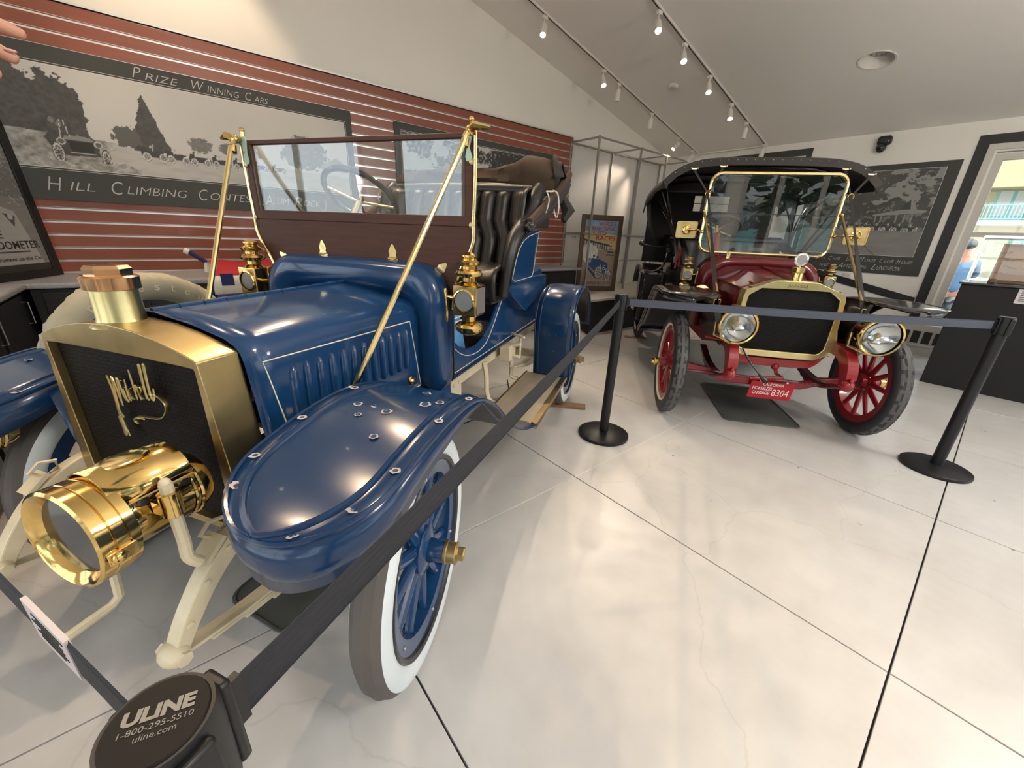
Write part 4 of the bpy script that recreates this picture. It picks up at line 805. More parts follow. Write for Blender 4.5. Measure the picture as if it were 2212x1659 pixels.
stanchion(*SB, 'black belt stanchion standing between the blue and red cars', R_(30))
stanchion(*SC_, 'black belt stanchion at the right, in front of the dark red car', R_(42))
def belt(a, b, m, label, z=.966, hw=.024, ribs=5, sag=.0):
    A, Bv = Vector((*a, z)), Vector((*b, z)); d = (Bv - A).normalized(); A = A + d * .044; Bv = Bv - d * .044; n_ = Vector((0, 0, 1)).cross(d); L = (Bv - A).length
    mb = MB(); prof = [(-hw, -.001)]
    for k in range(ribs): z0 = -hw + 2 * hw * (k + .1) / ribs; z1 = -hw + 2 * hw * (k + .9) / ribs; prof += [(z0, .0012), (z1, .0012), (z1 + .001, .0004)]
    prof += [(hw, -.001)]; N = 20; rows = []
    for i in range(N + 1):
        t = i / N; c = A + d * L * t - Vector((0, 0, sag * 4 * t * (1 - t))); rows.append([tuple(c + Vector((0, 0, p)) + n_ * q) for p, q in prof])
    o = mb.grid(rows).build('barrier_belt', m, angle=0, solid=.0); tag(o, label, 'belt')
    for q in (A, Bv): e = MB().box(q + d * (.004 if q is A else -.004), (.010, .007, .054), Matrix.Rotation(math.atan2(d.y, d.x), 3, 'Z')).build('end_clip', 'stanchion_black', o, angle=0)
    return o
belt(SA, SB, 'belt_black', 'long ribbed black belt running past the blue front wheel', sag=.012)
belt(SB, SC_, 'belt_grey', 'grey belt stretched across the front of the red car', sag=.006)
SD = (-1.05, -0.42)
bl3 = belt(SA, SD, 'belt_black', 'short black belt at lower left carrying a paper tag', ribs=1)
dv = (Vector((*SD, 0)) - Vector((*SA, 0))).normalized(); Ac = Vector((*SA, .966)); nv = Vector((-dv.y, dv.x, 0)) * -1
pg = empty('paper_tag', tuple(Ac + dv * .215), label='small white printed paper tag wrapped on the lower left belt', cat='paper tag')
MB().box((0, 0, -.001), (.098, .0045, .052), Matrix.Rotation(math.atan2(dv.y, dv.x), 3, 'Z')).build('sheet', 'paper', pg, angle=0)
for k in range(6): MB().box(tuple(dv * (.004 * (k % 3) - .006) + nv * -.0024 + Vector((0, 0, .016 - .006 * k))), (.07 - .016 * (k % 2), .0008, .0016), Matrix.Rotation(math.atan2(dv.y, dv.x), 3, 'Z')).build('print_line', 'print_dark', pg, angle=0)

# ------------------------------------------------------------------ trays, blocks, cords
def tray(label, pts, lip=.010):
    t = MB(); n_ = len(pts); c = sum((Vector((*p, 0)) for p in pts), Vector()) / n_
    P = smooth_corner(pts, .07); Q = [tuple((Vector((*p, 0)) - c) * .975 + c)[:2] for p in P]
    t.prism(Q, lambda a, b, s: (a, b, s), .001, .004); t.ring(P, Q, lambda a, b, s: (a, b, s), .001, lip)
    o = t.build('drip_tray', 'pan_dark', angle=0, bevel=.002); tag(o, label, 'drip tray'); return o
def smooth_corner(pts, r):
    o = []; n_ = len(pts)
    for i in range(n_):
        a, b, c = Vector(pts[i - 1]), Vector(pts[i]), Vector(pts[(i + 1) % n_]); u = (a - b).normalized(); v = (c - b).normalized()
        p0, p1 = b + u * r, b + v * r
        for k in range(5): t = k / 4; o.append(tuple((1 - t) ** 2 * p0 + 2 * t * (1 - t) * b + t * t * p1))
    return o
def blk(name, label, c, d, rz):
    o = MB().box((0, 0, d[2] / 2), d).build(name, 'wood_block', angle=0, bevel=.003, loc=(c[0], c[1], 0), rz=rz); tag(o, label, 'wood block')
    MB().box((d[0] / 2 + .0005, 0, d[2] / 2), (.001, d[1] - .006, d[2] - .006)).build('sawn_end', 'wood_block_end', o, angle=0); return o

# ------------------------------------------------------------------ the hand pointing in from the left
hnd = empty('person', (-0.83, -0.13, 1.53), label='bare hand with two outstretched fingers reaching in at the top left', cat='person')
def hp(*p): return Vector(p) - Vector((-0.83, -0.13, 1.53))
wr = hp(-.795, -.235, 1.535); kn = [hp(-.812, -.145, 1.556), hp(-.824, -.150, 1.538), hp(-.826, -.153, 1.520), hp(-.822, -.158, 1.504)]
J = [wr, hp(-.808, -.19, 1.535)] + kn + [wr + Vector((.10, -.16, -.03)), wr + Vector((.24, -.36, -.12))]
Ed = [(0, 1), (1, 2), (1, 3), (1, 4), (1, 5), (0, 6), (6, 7)]
Rr = [.024, (.027, .016), .0112, .0112, .0108, .010, .033, .043]
def chain(pts, rad):
    base = len(J)
    for p in pts: J.append(p)
    for i in range(len(pts) - 1): Ed.append((base + i, base + i + 1))
    Rr.extend(rad); return base
def finger(k, pts, rad): b0 = chain(pts, rad); Ed.append((2 + k, b0))
finger(0, [hp(-.819, -.118, 1.555), hp(-.821, -.098, 1.550), hp(-.823, -.081, 1.5455)], [.0080, .0074, .0058])
finger(1, [hp(-.828, -.125, 1.535), hp(-.829, -.108, 1.5265), hp(-.829, -.095, 1.519)], [.0085, .0080, .0062])
finger(2, [hp(-.830, -.130, 1.512), hp(-.826, -.117, 1.503), hp(-.818, -.122, 1.497)], [.0083, .0077, .0064])
finger(3, [hp(-.824, -.138, 1.495), hp(-.816, -.130, 1.489), hp(-.808, -.138, 1.487)], [.0076, .007, .006])
b0 = chain([hp(-.790, -.195, 1.545), hp(-.785, -.165, 1.552), hp(-.790, -.145, 1.553)], [.014, .011, .009]); Ed.append((0, b0))
hb = skin_body('hand', [tuple(p) for p in J], Ed, Rr, 'skin', hnd, 0, 2)
for p, q in ((hp(-.8215, -.0925, 1.5545), 1), (hp(-.8225, -.099, 1.5275), 1)):
    MB().ball(p, .0050, 10, 6, (.6, 1.15, .35)).build('fingernail', 'nail', hnd, angle=60)
skin_body('sleeve', [tuple(wr + Vector((.08, -.13, -.025))), tuple(wr + Vector((.26, -.39, -.13)))], [(0, 1)], [.05, .065], 'shirt_blue', hnd, 0, 2)
mat('verdigris', (0.42, 0.62, 0.50), 0.5)
# ================================================================== shared car pieces
def wheel(parent, c, steer, R, out, style):
    """out=+1: outer face towards +y of the car. style: blue / red"""
    blue = style == 'blue'; rt = .050 if blue else .054; rr = R - 2 * rt + .012      # rim radius
    fel = 'blue_paint' if blue else 'red_frame'
    w_ = MB(); w_.lathe([(rr - .052, -.028), (rr - .012, -.034), (rr + .004, -.036), (rr + .004, .036), (rr - .012, .034), (rr - .052, .028), (rr - .052, -.028)], ax=(0, out, 0), n=64, cap=False)
    w = w_.build('wheel', fel, parent, loc=c, rz=steer)
    # tyre
    t = MB(); prof = []; nb = 22 if blue else 26
    for k in range(nb + 1):
        a = -PI * .80 + PI * 1.60 * k / nb; r = rt
        if abs(a) < .75:
            if blue: r = rt + (.0020 if k % 2 else -.0008)
            else: r = rt + .001
        prof.append((R - rt + r * math.cos(a), rt * 1.0 * math.sin(a), a))
    rows = []; na = 96
    q = Vector((0, 0, 1)).rotation_difference(Vector((0, out, 0))).to_matrix()
    rows = []
    for j in range(na):
        th = 2 * PI * j / na; row = []
        for r, h, a in prof:
            if not blue and abs(a) < .72:
                if .30 < abs(a) < .48 and j % 3 != 0: r -= .006
                if abs(a) > .48 and j % 6 == 0: r -= .004
            row.append(tuple(q @ Vector((r * math.cos(th), r * math.sin(th), h))))
        rows.append(row)
    rows.append(rows[0]); k = len(prof); vs = [p for r in rows[:-1] for p in r]; fs = []; mi = []
    for j in range(na):
        for i in range(k - 1):
            j2 = (j + 1) % na; fs.append((j * k + i, j * k + i + 1, j2 * k + i + 1, j2 * k + i)); am = abs((prof[i][2] + prof[i + 1][2]) / 2); mi.append(1 if (blue and .80 < am < 2.25) else (0 if blue else (1 if am < .80 and not ((.28 < am < .42 and j % 3 != 0) or (am > .42 and j % 4 == 0)) else 0)))
    t.v = vs; t.f = fs; t.mi = mi
    t.build('tyre', ['rubber_grey', 'whitewall'] if blue else ['rubber_black', 'tread_grey'], w, angle=30 if blue else 25)
    MB().lathe([(rr - .012, .030), (rr - .006, .042), (rr + .006, .046), (rr + .010, .040)], ax=(0, out, 0), n=64, cap=False).build('rim', 'rim_black' if blue else 'cream_line', w)
    # spokes
    sp = MB(); sp.tube([(0, 0, .055), (0, 0, .10), (0, 0, rr - .07), (0, 0, rr - .045)], [.020, .0175, .0135, .018], 10, flat=1.25)
    s0 = sp.build('spoke', fel, w)
    nsp = 12
    for j in range(1, nsp): inst(s0, w, rot=(0, 2 * PI * j / nsp, 0))
    MB().lathe([(0, -.055), (.055, -.05), (.062, -.022), (.078, -.020), (.078, .022), (.074, .026), (.038, .034), (.034, .075), (.030, .085)], ax=(0, out, 0), n=32).build('hub', fel, w)
    MB().lathe([(.033, .082), (.037, .084), (.037, .092), (.033, .095), (.033, .118), (.036, .120), (.035, .125), (.022, .128)], ax=(0, out, 0), n=32).lathe([(.022, .126), (.022, .146), (.018, .149), (0, .149)], ax=(0, out, 0), n=6).build('hub_cap', 'brass_aged' if blue else 'brass', w, angle=30)
    bo = MB().ball((0, 0, 0), .0065, 8, 5).mesh('hub_bolt', fel)
    for j in range(12 if blue else 6):
        a = 2 * PI * j / (12 if blue else 6) + .2; b = bpy.data.objects.new('hub_bolt', bo); COL.objects.link(b); b.parent = w; b.location = (.064 * math.cos(a), out * .024, .064 * math.sin(a))
    vb = MB().ball((0, 0, 0), .0075, 8, 5).mesh('rim_bolt', 'steel')
    for j in range(6):
        a = 2 * PI * j / 6 + .5; b = bpy.data.objects.new('rim_bolt', vb); COL.objects.link(b); b.parent = w; b.location = ((rr - .030) * math.cos(a), out * .030, (rr - .030) * math.sin(a))
    return w
def fender_path(pts, inner, outer, thick=.004, nv=7, crown=.008):
    rows = []
    for i, (x, z) in enumerate(pts):
        a, b = inner(x, i / (len(pts) - 1)), outer(x, i / (len(pts) - 1)); row = []
        for k in range(nv): t = k / (nv - 1); row.append((x, a + (b - a) * t, z + crown * (1 - (2 * t - 1) ** 2)))
        rows.append(row)
    return rows

# ================================================================== BLUE CAR
BO = (-1.535, 0.065, 0.0)
car = empty('vintage_car', BO, R_(-58.1), label='blue antique car with big brass radiator and white walled tyres', cat='car')
def mir(v, s): return [(x, s * y, z) for x, y, z in v]
ST = R_(11.2)
wheel(car, (0, .70, .387), ST, .387, 1, 'blue'); wheel(car, (0, -.70, .387), ST, .387, -1, 'blue')
wheel(car, (-2.27, .72, .408), 0, .387, 1, 'blue'); wheel(car, (-2.27, -.72, .408), 0, .387, -1, 'blue')
# ---- frame rails with front dumb irons
for s in (1, -1):
    top = [(-2.75, .655), (-.4, .650), (.15, .650), (.26, .642), (.34, .615), (.41, .565), (.465, .500), (.50, .445), (.515, .41)]
    path = smooth_path([(x, 0, z) for x, z in top[2:]], 4)
    fr = MB(); ww = .020
    prof = [(-2.75, .655, .09), (-.4, .650, .09), (.12, .650, .085)] + [(p.x, p.z, .085 - .045 * i / (len(path) - 1)) for i, p in enumerate(path)][1:]
    up = [(x, z) for x, z, h in prof]; lo = [(x - (.0 if x < .2 else h * .55), z - h * (1 if x < .2 else .62)) for x, z, h in prof]
    fr.prism(up + lo[::-1], lambda a, b, t: (a, t, b), s * .335 if True else 0, s * .375)
    rail = fr.build('frame_rail', 'cream_paint', car, angle=0, bevel=.005)
    MB().ball((.507, s * .355, .405), .030, 14, 8, (1, 1.25, 1)).tube([(.507, s * .318, .405), (.507, s * .395, .405)], .017, 6).build('spring_eye', 'cream_paint', rail, angle=40)
    for k in range(5): x, z = [(.47, .462), (.415, .535), (.35, .585), (.27, .615), (.18, .622)][k]; MB().ball((x, s * .376, z), .010, 8, 5, (1, .5, 1)).build('rivet', 'cream_paint', rail)
    MB().box((.38, s * .355, .607), (.07, .05, .012), Matrix.Rotation(R_(38), 3, 'Y')).tube([(.36, s * .345, .62), (.385, s * .345, .645), (.36, s * .345, .665), (.325, s * .345, .655), (.325, s * .345, .63)], .006, 6, closed=True).build('step_bracket', 'cream_paint', rail, angle=30)
    MB().tube([(-.86, s * .38, .60), (-.86, s * .40, .60)], .012, 6).tube([(-.92, s * .38, .60), (-.92, s * .40, .60)], .012, 6).box((-.89, s * .385, .575), (.12, .02, .14)).build('frame_bracket', 'cream_paint', rail, angle=30, bevel=.003)
    # springs
    leaf = MB()
    for k in range(5):
        L = .50 - .085 * k; P = [(.02 + L * u, s * .352, .40 - .060 * (1 - (u * L / .50) ** 2) - .0095 * k) for u in (-1, -.66, -.33, 0, .33, .66, 1)]; leaf.ribbon(P, (0, 1, 0), .021, .0045)
    sp = leaf.build('leaf_spring', 'cream_paint', car, angle=0, bevel=.0015)
    MB().box((0, s * .355, .325), (.09, .075, .04)).tube([(.03, s * .33, .28), (.03, s * .33, .37)], .008, 6).tube([(-.03, s * .33, .28), (-.03, s * .33, .37)], .008, 6).build('spring_clamp', 'cream_paint', sp, angle=30)
    leaf2 = MB()
    for k in range(5):
        L = .58 - .10 * k; leaf2.ribbon([(-2.27 + L * u, s * .44, .46 - .07 * (1 - (u * L / .58) ** 2) - .0095 * k) for u in (-1, -.6, -.3, 0, .3, .6, 1)], (0, 1, 0), .022, .0045)
    leaf2.build('leaf_spring', 'cream_paint', car, angle=0)
    # running-board bracket hanging from the rail
    MB().tube(smooth_path([(-1.30, s * .385, .60), (-1.30, s * .40, .50), (-1.30, s * .405, .40), (-1.30, s * .43, .345), (-1.30, s * .50, .335), (-1.30, s * .70, .335)], 4), .013, 8, flat=1.6).build('step_iron', 'cream_paint', car)
    MB().tube(smooth_path([(-1.78, s * .385, .60), (-1.78, s * .40, .50), (-1.78, s * .405, .40), (-1.78, s * .43, .345), (-1.78, s * .70, .335)], 4), .013, 8, flat=1.6).build('step_iron', 'cream_paint', car)
    # running board
    rb = MB().box((-1.49, s * .635, .352), (.86, .30, .016)).build('running_board', 'board_tan', car, angle=0, bevel=.002)
    MB().box((-1.49, s * .793, .350), (.87, .016, .030)).box((-1.49, s * .780, .3615), (.87, .030, .003)).build('brass_edge', 'brass_aged', rb, angle=0)
    MB().box((-1.49, s * .484, .352), (.87, .010, .026)).build('brass_edge', 'brass_aged', rb, angle=0)
    MB().box((-1.062, s * .635, .3615), (.03, .31, .003)).build('brass_edge', 'brass_aged', rb, angle=0)
    # front fender
    base = [(.46, .792), (.445, .797), (.41, .810), (.36, .826), (.30, .843), (.22, .862), (.12, .880), (.02, .888), (-.08, .883), (-.18, .860), (-.28, .815), (-.38, .750), (-.50, .650), (-.63, .552), (-.78, .465), (-.94, .400), (-1.06, .362)]
    P = [(p.x, p.z) for p in smooth_path([(x, 0, z) for x, z in base], 3)]
    CV, RL = .640, .195
    def lobe(x): return math.sqrt(max(0, 1 - ((x - .265) / .195) ** 2)) if x > .265 else 1
    inn = lambda x, t: CV - RL * lobe(x) - (0 if x > 0 else 0) + min(0, 0) + max(0, min(.045, -x * .06))
    out = lambda x, t: CV + RL * lobe(x) - max(0, min(.035, -x * .05))
    rows = fender_path(P, inn, out, nv=11, crown=.004)
    rows = [[(x, s * y, z) for x, y, z in r] for r in rows]
    fd = MB().grid(rows).build('front_fender', 'blue_enamel', car, angle=60, solid=.004, under='black_iron')
    edge_o = [r[-1] for r in rows]; edge_i = [r[0] for r in rows]
    MB().tube(list(reversed(edge_i)) + edge_o[0:], .006, 6).build('bead', 'blue_enamel', fd)
    # raised oval bead on top
    ob = []
    for r in rows[5:34]:
        a, b = Vector(r[0]), Vector(r[-1]); ob.append((a, b))
    def at(r, d):
        a, b = Vector(r[0]), Vector(r[-1]); L = (b - a).length
        if L < 2.2 * d: return None
        t = d / L; k = t * (len(r) - 1); i = int(k); f = k - i; return Vector(r[i]).lerp(Vector(r[i + 1]), f) + Vector((0, 0, .002)), Vector(r[-1 - i]).lerp(Vector(r[-2 - i]), f) + Vector((0, 0, .002))
    li, lo_ = [], []
    for r in rows[:40]:
        q = at(r, .050)
        if q: li.append(q[0]); lo_.append(q[1])
    MB().tube(list(reversed(li)) + lo_, .0075, 8).build('pressed_bead', 'blue_enamel', fd)
    # skirt round the nose
    sk = []; pts = [r[0] for r in rows[:22]][::-1] + [r[-1] for r in rows[:30]]
    n_ = len(pts); ni = 22
    for i, p in enumerate(pts):
        if i < ni: d = .05 + .08 * (i / ni)
        else: d = .13 * max(0.02, 1 - ((i - ni) / (n_ - ni)) ** 1.6)
        sk.append([p, (p[0] + .004, p[1] + s * (.006 if i >= ni else -.002), p[2] - d * .5), (p[0] - .008, p[1], p[2] - d)])
    MB().grid(sk).build('skirt', 'blue_enamel', fd, angle=60, solid=.003)
    # splash apron between fender and frame
    ap = [[(x, s * .385, .655), (x, s * .40, min(z, .70) - .01), (x, s * (inn(x, 0) + .004), z - .002)] for x, z in P[14:46]]
    MB().grid(ap).build('apron', 'blue_paint', fd, angle=60, solid=.003)
    rv = MB().ball((0, 0, 0), .0085, 8, 5, (1, 1, .5)).mesh('rivet', 'blue_paint'); rc = MB().add([(.0125 * (1 + .22 * math.sin(2.3 * q + 1)) * math.cos(2 * PI * q / 14), .0125 * (1 + .22 * math.sin(3.1 * q)) * math.sin(2 * PI * q / 14), .0) for q in range(14)], [tuple(range(14))]).mesh('paint_chip', 'blue_chip', fix=False)
    def chip(par, loc, sc=1.0, rot=(0, 0, 0)):
        b = bpy.data.objects.new('paint_chip', rc); COL.objects.link(b); b.parent = par; b.location = Vector(loc); b.scale = (sc,) * 3; b.rotation_euler = rot
    for k, (i, dd) in enumerate(((4, .022), (9, .022), (14, .022), (20, .022), (26, .022), (8, -.022), (12, -.022), (17, -.022), (23, -.022))):
        r = rows[i]; q = at(r, abs(dd))
        if not q: continue
        p = q[0] if dd < 0 else q[1]; b = bpy.data.objects.new('rivet', rv); COL.objects.link(b); b.parent = fd; b.location = p; chip(fd, p + Vector((0, 0, .0025)), .95, (0, .35 if i < 10 else 0, i))
    for px, py, sc in ((.05, .56, 1), (.04, .61, 1), (-.02, .73, 1.3), (-.05, .76, 1.0), (.06, .66, 1.2), (.10, .60, .8), (-.11, .68, 1.2), (.17, .70, .9)):
        i = min(range(len(P)), key=lambda k: abs(P[k][0] - px)); b = bpy.data.objects.new('rivet', rv); COL.objects.link(b); b.parent = fd; b.location = (px, s * py, P[i][1] + .006); b.scale = (sc,) * 3; chip(fd, (px, s * py, P[i][1] + .0062), sc, (0, 0, px * 99))
    # rear fender
    base = [(-1.90, .365), (-1.895, .46), (-1.875, .60), (-1.865, .72), (-1.885, .83), (-1.95, .915), (-2.06, .965), (-2.20, .985), (-2.36, .975), (-2.52, .92), (-2.64, .83), (-2.71, .72), (-2.74, .60)]
    P2 = smooth_path([(x, 0, z) for x, z in base], 3); rows = []
    for i, p in enumerate(P2):
        a = P2[max(0, i - 1)]; b = P2[min(len(P2) - 1, i + 1)]; nrm = Vector(((b - a).z, 0, -(b - a).x)).normalized() * -1
        if nrm.dot(Vector((p.x + 2.27, 0, p.z - .4))) < 0: nrm = -nrm
        rows.append([tuple(Vector((p.x, s * (.545 + .275 * k / 8), p.z)) + nrm * .012 * (1 - (k / 4 - 1) ** 4)) for k in range(9)])
    rf = MB().grid(rows).build('rear_fender', 'blue_enamel', car, angle=60, solid=.004, under='black_iron')
    for k in (0, 8): MB().tube([r[k] for r in rows], .006, 6).build('bead', 'blue_enamel', rf)
    MB().tube([(Vector(r[7]) + Vector((.003, 0, .002))) for r in rows], .004, 6).build('pressed_bead', 'blue_enamel', rf)
    MB().tube([(Vector(r[1]) + Vector((.003, 0, .002))) for r in rows], .004, 6).build('pressed_bead', 'blue_enamel', rf)
    for (yy, zz) in ((.70, .80), (.69, .745), (.685, .69), (.68, .635), (.67, .56), (.60, .68), (.64, .68)):
        b = bpy.data.objects.new('rivet', rv); COL.objects.link(b); b.parent = rf; x_ = np.interp(zz, [.46, .60, .72, .83], [-1.895, -1.875, -1.865, -1.885]); b.location = (x_ + .014, s * (yy + .02), zz); b.rotation_euler = (0, PI / 2, 0); b.scale = (.8, .8, .8)
# axles
ax = MB(); ax.tube(smooth_path([(0, -.66, .387), (0, -.56, .37), (0, -.46, .30), (0, -.3, .27), (0, .3, .27), (0, .46, .30), (0, .56, .37), (0, .66, .387)], 3), .024, 8); ax.build('front_axle', 'cream_paint', car)
MB().tube([(-.12, -.60, .30), (-.12, .60, .30)], .010, 8).build('tie_rod', 'cream_paint', car)
MB().tube([(-2.27, -.66, .405), (-2.27, .66, .405)], .035, 10).ball((-2.27, 0, .405), .13, 16, 8, (1, .8, 1)).build('rear_axle', 'cream_paint', car)
MB().box((.10, 0, .575), (.06, .68, .06)).build('cross_member', 'cream_paint', car, angle=0, bevel=.006)
MB().tube([(.22, 0, .50), (.40, 0, .50), (.42, .0, .47), (.43, 0, .36), (.45, 0, .345), (.56, 0, .34)], .012, 8).build('starting_crank', 'cream_paint', car)
# underpan
MB().box((-.45, 0, .50), (.9, .40, .01)).build('undertray', 'rim_black', car, angle=0)
MB().box((-1.0, 0, .60), (1.7, .62, .02)).build('floor_board', 'frame_wood', car, angle=0)
MB().box((-1.58, .44, .60), (.13, .07, .10)).tube([(-1.58, .44, .64), (-1.58, .53, .66)], .012, 8).tube([(-1.58, .44, .58), (-1.58, .53, .57)], .012, 8).tube([(-1.66, .50, .70), (-1.66, .50, .55)], .010, 8).tube([(-1.70, .42, .70), (-1.62, .54, .70)], .010, 8).build('brake_linkage', 'cream_paint', car, angle=30, bevel=.004)
# ---- radiator
HW, HB = .300, .345
outer = [(-HB, .54), (-.318, .85), (-HW, 1.038), (-.292, 1.044), (-.24, 1.062), (-.18, 1.078), (-.10, 1.092), (0, 1.099), (.10, 1.092), (.18, 1.078), (.24, 1.062), (.292, 1.044), (HW, 1.038), (.318, .85), (HB, .54)]
inner = [(-.288, .56), (-.288, .85), (-.288, 1.012), (-.284, 1.020), (-.24, 1.022), (-.17, 1.023), (-.10, 1.024), (0, 1.024), (.10, 1.024), (.17, 1.023), (.24, 1.022), (.284, 1.020), (.288, 1.012), (.288, .85), (.288, .56)]
rad = MB().ring(outer, inner, lambda a, b, t: (t, a, b), .165, .270).build('radiator_shell', 'brass_aged', car, angle=25, bevel=.002)
MB().box((.235, 0, .795), (.03, .585, .48)).build('radiator_core', 'core_blue_car', rad, angle=0)
MB().lathe([(.066, -.012), (.060, -.004), (.052, 0), (.050, .010), (.048, .085)], (.215, -.028, 1.096), n=36).build('filler_neck', 'brass_pale', rad)
MB().lathe([(.050, .080), (.057, .083), (.058, .112), (.053, .116), (.045, .117)], (.215, -.028, 1.096), n=36).lathe([(.046, .116), (.047, .132), (.040, .140), (0, .145)], (.215, -.028, 1.096), n=6).build('filler_cap', 'copper', rad, angle=25)
scr = MB()
def stroke(pts, w=.006):
    P = smooth_path([(.2715, y, z) for y, z in pts], 5); n_ = len(P); scr.tube(P, [w * (.7 + .5 * math.sin(PI * i / (n_ - 1))) for i in range(n_)], 6, flat=.35)
def lt(dx, pts, w=.0045, sc=1.0): stroke([(-.058 + (dx + x * sc) * 1.0, .880 + y * sc + (dx + x * sc) * .20) for x, y in pts], w)
lt(0, [(0, .075), (.006, .03), (.004, -.03), (.016, -.05)], .006); lt(.002, [(.006, -.02), (.018, .07), (.024, .01), (.026, -.015)], .005); lt(.022, [(.004, -.015), (.018, .065), (.024, .02), (.028, 0)], .005)
lt(.052, [(0, .035), (.003, .0), (.010, .002)]); lt(.052, [(.002, .055), (.004, .058)], .004); lt(.064, [(.006, .06), (.002, .01), (.010, .0)]); lt(.060, [(0, .038), (.014, .040)], .0035)
lt(.080, [(.012, .036), (.002, .03), (.002, .008), (.013, .004)]); lt(.096, [(.004, .085), (.004, .0)]); lt(.096, [(.004, .025), (.012, .04), (.016, .03), (.018, .0)])
lt(.118, [(.002, .018), (.013, .024), (.010, .038), (.002, .03), (.003, .006), (.014, .004)]); lt(.136, [(.003, .02), (.010, .085), (.014, .09), (.008, .05), (.006, .005), (.014, .004)], .0055); lt(.154, [(.003, .02), (.010, .085), (.014, .09), (.008, .05), (.006, .005), (.016, .004), (.024, .03)], .0055)
stroke([(.098, .925), (.135, .925), (.155, .90), (.125, .865), (.070, .855), (.030, .852)], .006); stroke([(.055, .848), (.030, .850), (.012, .838), (.020, .828)], .009)
stroke([(-.063, .835), (-.055, .80), (-.062, .775)], .010); stroke([(-.060, .86), (-.056, .83), (-.050, .80), (-.045, .775)], .006)
scr.build('name_script', 'brass_pale', rad, angle=60)
# ---- bonnet
def hood_sec(x):
    t = (.165 - x) / .785; hw = .300 + .052 * t; zt = 1.058 + .004 * t; zh = 1.118 + .008 * t; zb = .640; hb = .340 + .035 * t
    s = [(hb, zb), (hb - .004, .80), (hw + .014, zt - .055), (hw + .006, zt - .025), (hw - .012, zt - .004), (hw - .04, zt + .010), (hw * .5, zt + .036 + .0), (.014, zh - .006)]
    return [(x, y, z) for y, z in s] + [(x, -y, z) for y, z in reversed(s)]
hood = MB().grid([hood_sec(.165 - .785 * k / 10) for k in range(11)]).build('bonnet', 'blue_paint', car, angle=50, solid=.004)
for k in range(11):
    a, b = .160 - .07 * k, .160 - .07 * (k + 1) + .003; za = 1.113 + .010 * (.165 - a) / .785; MB().tube([(a, 0, za), (b, 0, za + .001)], .0085, 10).build('hinge_knuckle', 'blue_paint', hood)
def side(x, z, off=.003):
    t = (.165 - x) / .785; hb = .340 + .035 * t; hw = .300 + .052 * t; zt = 1.052 + .006 * t
    y = np.interp(z, [.64, .80, zt - .055, zt], [hb, hb - .004, hw + .014, hw - .01]); return y + off
for s in (1, -1):
    q = [(.118, 1.000), (-.53, .995), (-.575, .700), (.085, .700)]; P = []
    for i in range(4):
        a, b = q[i], q[(i + 1) % 4]
        for k in range(8): x = a[0] + (b[0] - a[0]) * k / 8; z = a[1] + (b[1] - a[1]) * k / 8; P.append((x, s * side(x, z), z))
    MB().tube(P, .0022, 4, closed=True).build('pinstripe', 'cream_line', hood)
    MB().tube([(x, s * side(x, 1.032), 1.032) for x in np.linspace(.15, -.60, 10)], .006, 6).build('side_hinge', 'blue_paint', hood)
    for e_ in (.148, -.612): MB().tube([(e_, s * side(e_, z), z) for z in np.linspace(.66, 1.02, 8)], .006, 6).build('flange_bead', 'blue_paint', hood)
    for k in range(12):
        x = .045 - .0485 * k; zc = .888
        lv = MB(); rows = []
        for i in range(9):
            th = PI * i / 8; z = zc - .085 * math.cos(th); wv = math.sin(th) ** .5 * .0155; row = []
            for j in range(6):
                ph = PI * j / 5; row.append((x + wv * math.cos(ph) - (z - zc) * .10, s * (side(x, z, 0) + .019 * math.sin(ph) * math.sin(th) ** .4 + .0005), z))
            rows.append(row)
        lo = lv.grid(rows).build('louvre', 'blue_paint', hood, angle=60)
        MB().tube([(x - .012 - (z - zc) * .10, s * (side(x, z, .002)), z) for z in np.linspace(zc - .078, zc + .07, 6)], .0018, 4).build('pinstripe', 'cream_line', lo)
    MB().lathe([(.018, 0), (.020, .006), (.012, .010)], (-.505, s * side(-.505, .745, 0), .745), (0, s, 0), 20).ball((-.505, s * side(-.505, .745, .012), .745), .020, 10, 6, (1, .5, .7)).build('latch', 'brass', hood)
    MB().ball((-.60, s * side(-.60, .70, .006), .70), .016, 10, 6, (.5, .6, 1.1)).build('latch_knob', 'cream_paint', hood)
# ---- cowl (rounded dash tank)
def cowl_outline(g):     # right half listing bottom->top
    w_, b_, t_, r = .470 - g, .655 + g, 1.218 - g, .150 - g * .4
    P = [(w_ - .06, b_)] + [(w_ - .06 + .06 * math.sin(R_(a)), b_ + .07 - .07 * math.cos(R_(a))) for a in (30, 60, 90)]
    P += [(w_ - r + r * math.cos(R_(a)), t_ - r + r * math.sin(R_(a))) for a in range(0, 91, 10)]
    return P
def full(g): P = cowl_outline(g); return P + [(0, 1.222 - g)] + [(-y, z) for y, z in reversed(P)]
layers = [(.060, -.585), (.030, -.590), (.010, -.605), (0, -.635), (0, -.700), (.006, -.722)]
cw = MB(); rows = [[(x, y, z) for y, z in full(g)] for g, x in layers]; cw.grid(rows)
iy = []; 
for (y, z) in full(.060): iy.append((-.588, y * .80, .66 + (z - .66) * .86 if z > .7 else z))
cw.grid([iy, [(-.585, y, z) for y, z in full(.060)]])
cowl = cw.build('cowl', 'blue_paint', car, angle=60, solid=.004)
MB().tube([(-.722, y * 1.002, z) for y, z in full(.004)], .006, 6).build('rear_bead', 'black_gloss', cowl)
dk = full(.02); MB().prism([(y, z) for y, z in dk], lambda a, b, t: (t, a, b), -.738, -.724).build('dashboard', 'mahogany', cowl, angle=0)
